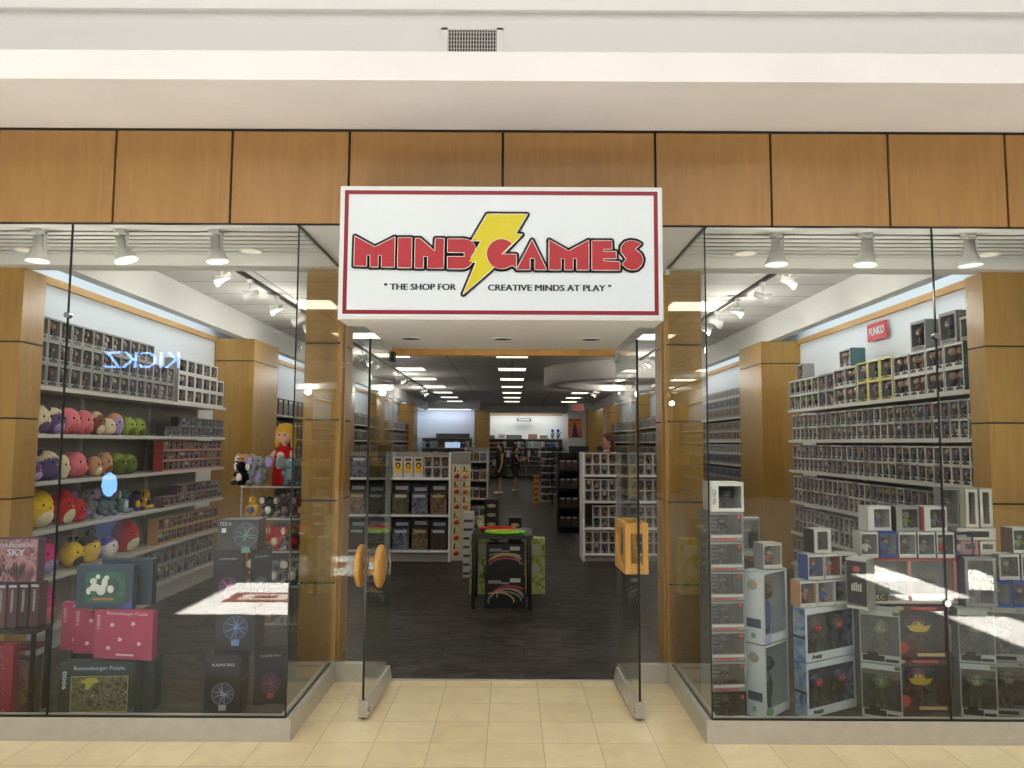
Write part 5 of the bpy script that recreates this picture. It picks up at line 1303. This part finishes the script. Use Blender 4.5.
# ------------------------------------------------------------------ the mall behind the viewer (seen only as reflections)
mw = mat('mall wall', (170, 166, 160), .8)
m = MB(); m.box(-12, 12, -14.2, -14, 0, 7.5, mw); structure('wall_opposite', m)
m = MB(); m.box(-12.2, -12, -14.2, 4.2, 0, 7.5, mw); structure('wall_mall_left', m)
m = MB(); m.box(12, 12.2, -14.2, 4.2, 0, 7.5, mw); structure('wall_mall_right', m)
m = MB(); m.box(-8, 8, -13.99, -13.9, 0, 3.2, mat('dark shop front', (24, 24, 26), .3)); structure('wall_opposite_shop', m)
neon = mat('neon blue white', (170, 200, 255), .5, emit=(120, 170, 255), es=26)
t = thing('neon_sign', 'blue-white neon store name across the mall, seen mirrored in the glass', 'sign', (-9.55+.0, -11.2, 3.35))
t.location = (-7.0, -6.0, 3.07)
o = text('KICKZ', .45, (0, 0, 0), neon, t, rz=R(180), width=1.42)
m = MB(); m.box(-.76, .76, -.06, -.03, -.24, .24, mat('dark shop front', (24, 24, 26), .3)); m.build('backboard', t)
t = thing('oval_lamp', 'oval blue glowing panel across the mall, seen mirrored in the glass', 'lamp', (-10.3, -11, 0)); t.location = (-8.6, -8.0, .62)
m = MB(); m.M = Matrix.Rotation(R(90), 4, 'X'); m.lathe([(.001, 0), (.1, .0), (.17, -.01)], neon, 24); m.build('panel', t).scale = (1, 1, 1.5)
m = MB(); m.box(-.03, .03, -.05, -.01, -.62, 0, black); m.build('post', t)
# roof with skylights that let the sun through
holes = [(-3.02, -1.45, -.35, 1.15), (4.1, 4.7, -1.1, .3), (3.95, 4.5, 1.1, 2.1)]
m = MB(); xs_ = sorted({-12, 12, *[h[0] for h in holes], *[h[1] for h in holes]}); ys_ = sorted({-14.2, 4.2, *[h[2] for h in holes], *[h[3] for h in holes]})
for x0, x1 in zip(xs_, xs_[1:]):
    for y0, y1 in zip(ys_, ys_[1:]):
        cx, cy = (x0+x1)/2, (y0+y1)/2
        if not any(h[0] < cx < h[1] and h[2] < cy < h[3] for h in holes): m.box(x0, x1, y0, y1, 7.5, 7.6, white)
structure('ceiling_mall', m)

m = MB(); m.box(-.36, .36, -.22, .22, 0, .006, mat('mat red', (112, 62, 54), .9)); m.box(-.24, .24, -.13, .13, .006, .0065, mat('mat cream', (170, 160, 150), .9)); m.box(-.12, .12, -.07, .07, .0065, .007, mat('mat red', (112, 62, 54), .9))
tag(m.build('floor_mat', loc=(-2.45, .42, .0)), 'red and cream mat on the sunlit mall floor, mirrored in the window', 'mat')

# ------------------------------------------------------------------ lights
def area(name, loc, rot, sx, sy, e, col=(1, 1, 1), spread=180):
    l = bpy.data.lights.new(name, 'AREA'); l.shape = 'RECTANGLE'; l.size = sx; l.size_y = sy; l.energy = e; l.color = col; l.spread = R(spread)
    o = bpy.data.objects.new(name, l); C.objects.link(o); o.location = loc; o.rotation_euler = [R(a) for a in rot]; return o
area('mall_fill_light', (0, -1.5, 7.3), (0, 0, 0), 15, 7, 500, (1, .99, .97))  # unseen area lamp added for diffuse light in the mall
area('mall_fill_light', (0, -9, 7.3), (0, 0, 0), 15, 5, 820, (1, .985, .96))  # added over the far floor so its bounce brightens the bulkhead underside
s = bpy.data.lights.new('sun', 'SUN'); s.energy = 80; s.angle = R(.6); s.color = (1, .97, .92)
so = bpy.data.objects.new('sun', s); C.objects.link(so); so.location = (0, 0, 12); so.rotation_euler = (0, 0, 0)
for x, rot in ((-3.58, (0, 25, 0)), (3.46, (0, -25, 0))):
    for y0, y1 in ((5.2, 9.2), (10.3, 14.3), (15.4, 19.4), (20.4, 24.4), (25.5, 29.4)):
        area('cove_light', (x, (y0+y1)/2, 3.12), rot, .2, y1-y0, 10, (.76, .89, 1.))
area('back_cove_light', (.5, 33.2, 2.83), (35, 0, 0), 3.4, .2, 34, (1, .98, .9))
area('back_panel_light', (-2.6, 29.5, 2.84), (35, 0, 0), 1.9, .15, 10, (.7, .8, 1.))
for x, e in ((-2.807, 4), (-2.322, 3.5), (-1.761, 3.5), (1.558, 3.5), (2.091, 3.5), (2.70, 3.5)):
    l = bpy.data.lights.new('window_lamp', 'POINT'); l.energy = e; l.shadow_soft_size = .05; l.color = (1, .93, .82)
    o = bpy.data.objects.new('window_lamp', l); C.objects.link(o); o.location = (x, 4.36, 2.42)
for x in (-2.55, 2.43):
    for y, e in ((6.4, 18), (7.9, 18), (9.2, 14), (13.2, 22), (17.3, 22), (21.5, 22)):
        l = bpy.data.lights.new('track_lamp', 'POINT'); l.energy = e; l.shadow_soft_size = .06; l.color = (1, .96, .9)
        o = bpy.data.objects.new('track_lamp', l); C.objects.link(o); o.location = (x, y, 2.72)
w = bpy.data.worlds.new('w'); sc.world = w; w.use_nodes = True
w.node_tree.nodes['Background'].inputs['Color'].default_value = (.75, .85, 1, 1); w.node_tree.nodes['Background'].inputs['Strength'].default_value = 1.0

# ------------------------------------------------------------------ camera
cam = bpy.data.cameras.new('cam'); cam.sensor_width = 36; cam.lens = 740/1024*36; cam.clip_end = 200
co = bpy.data.objects.new('cam', cam); C.objects.link(co)
co.matrix_world = Matrix.Translation((0, 0, 1.55)) @ Matrix.Rotation(R(90)+math.atan(59/740), 4, 'X') @ Matrix.Rotation(R(.28), 4, 'Z')
sc.camera = co
sc.view_settings.view_transform = 'Standard'; sc.view_settings.look = 'None'; sc.view_settings.gamma = 1; sc.view_settings.use_curve_mapping = False
sc.view_settings.exposure = 0.0
sc.cycles.use_denoising = True; sc.cycles.transparent_max_bounces = 24; sc.cycles.max_bounces = 8; sc.cycles.sample_clamp_indirect = 40
sc.render.film_transparent = False
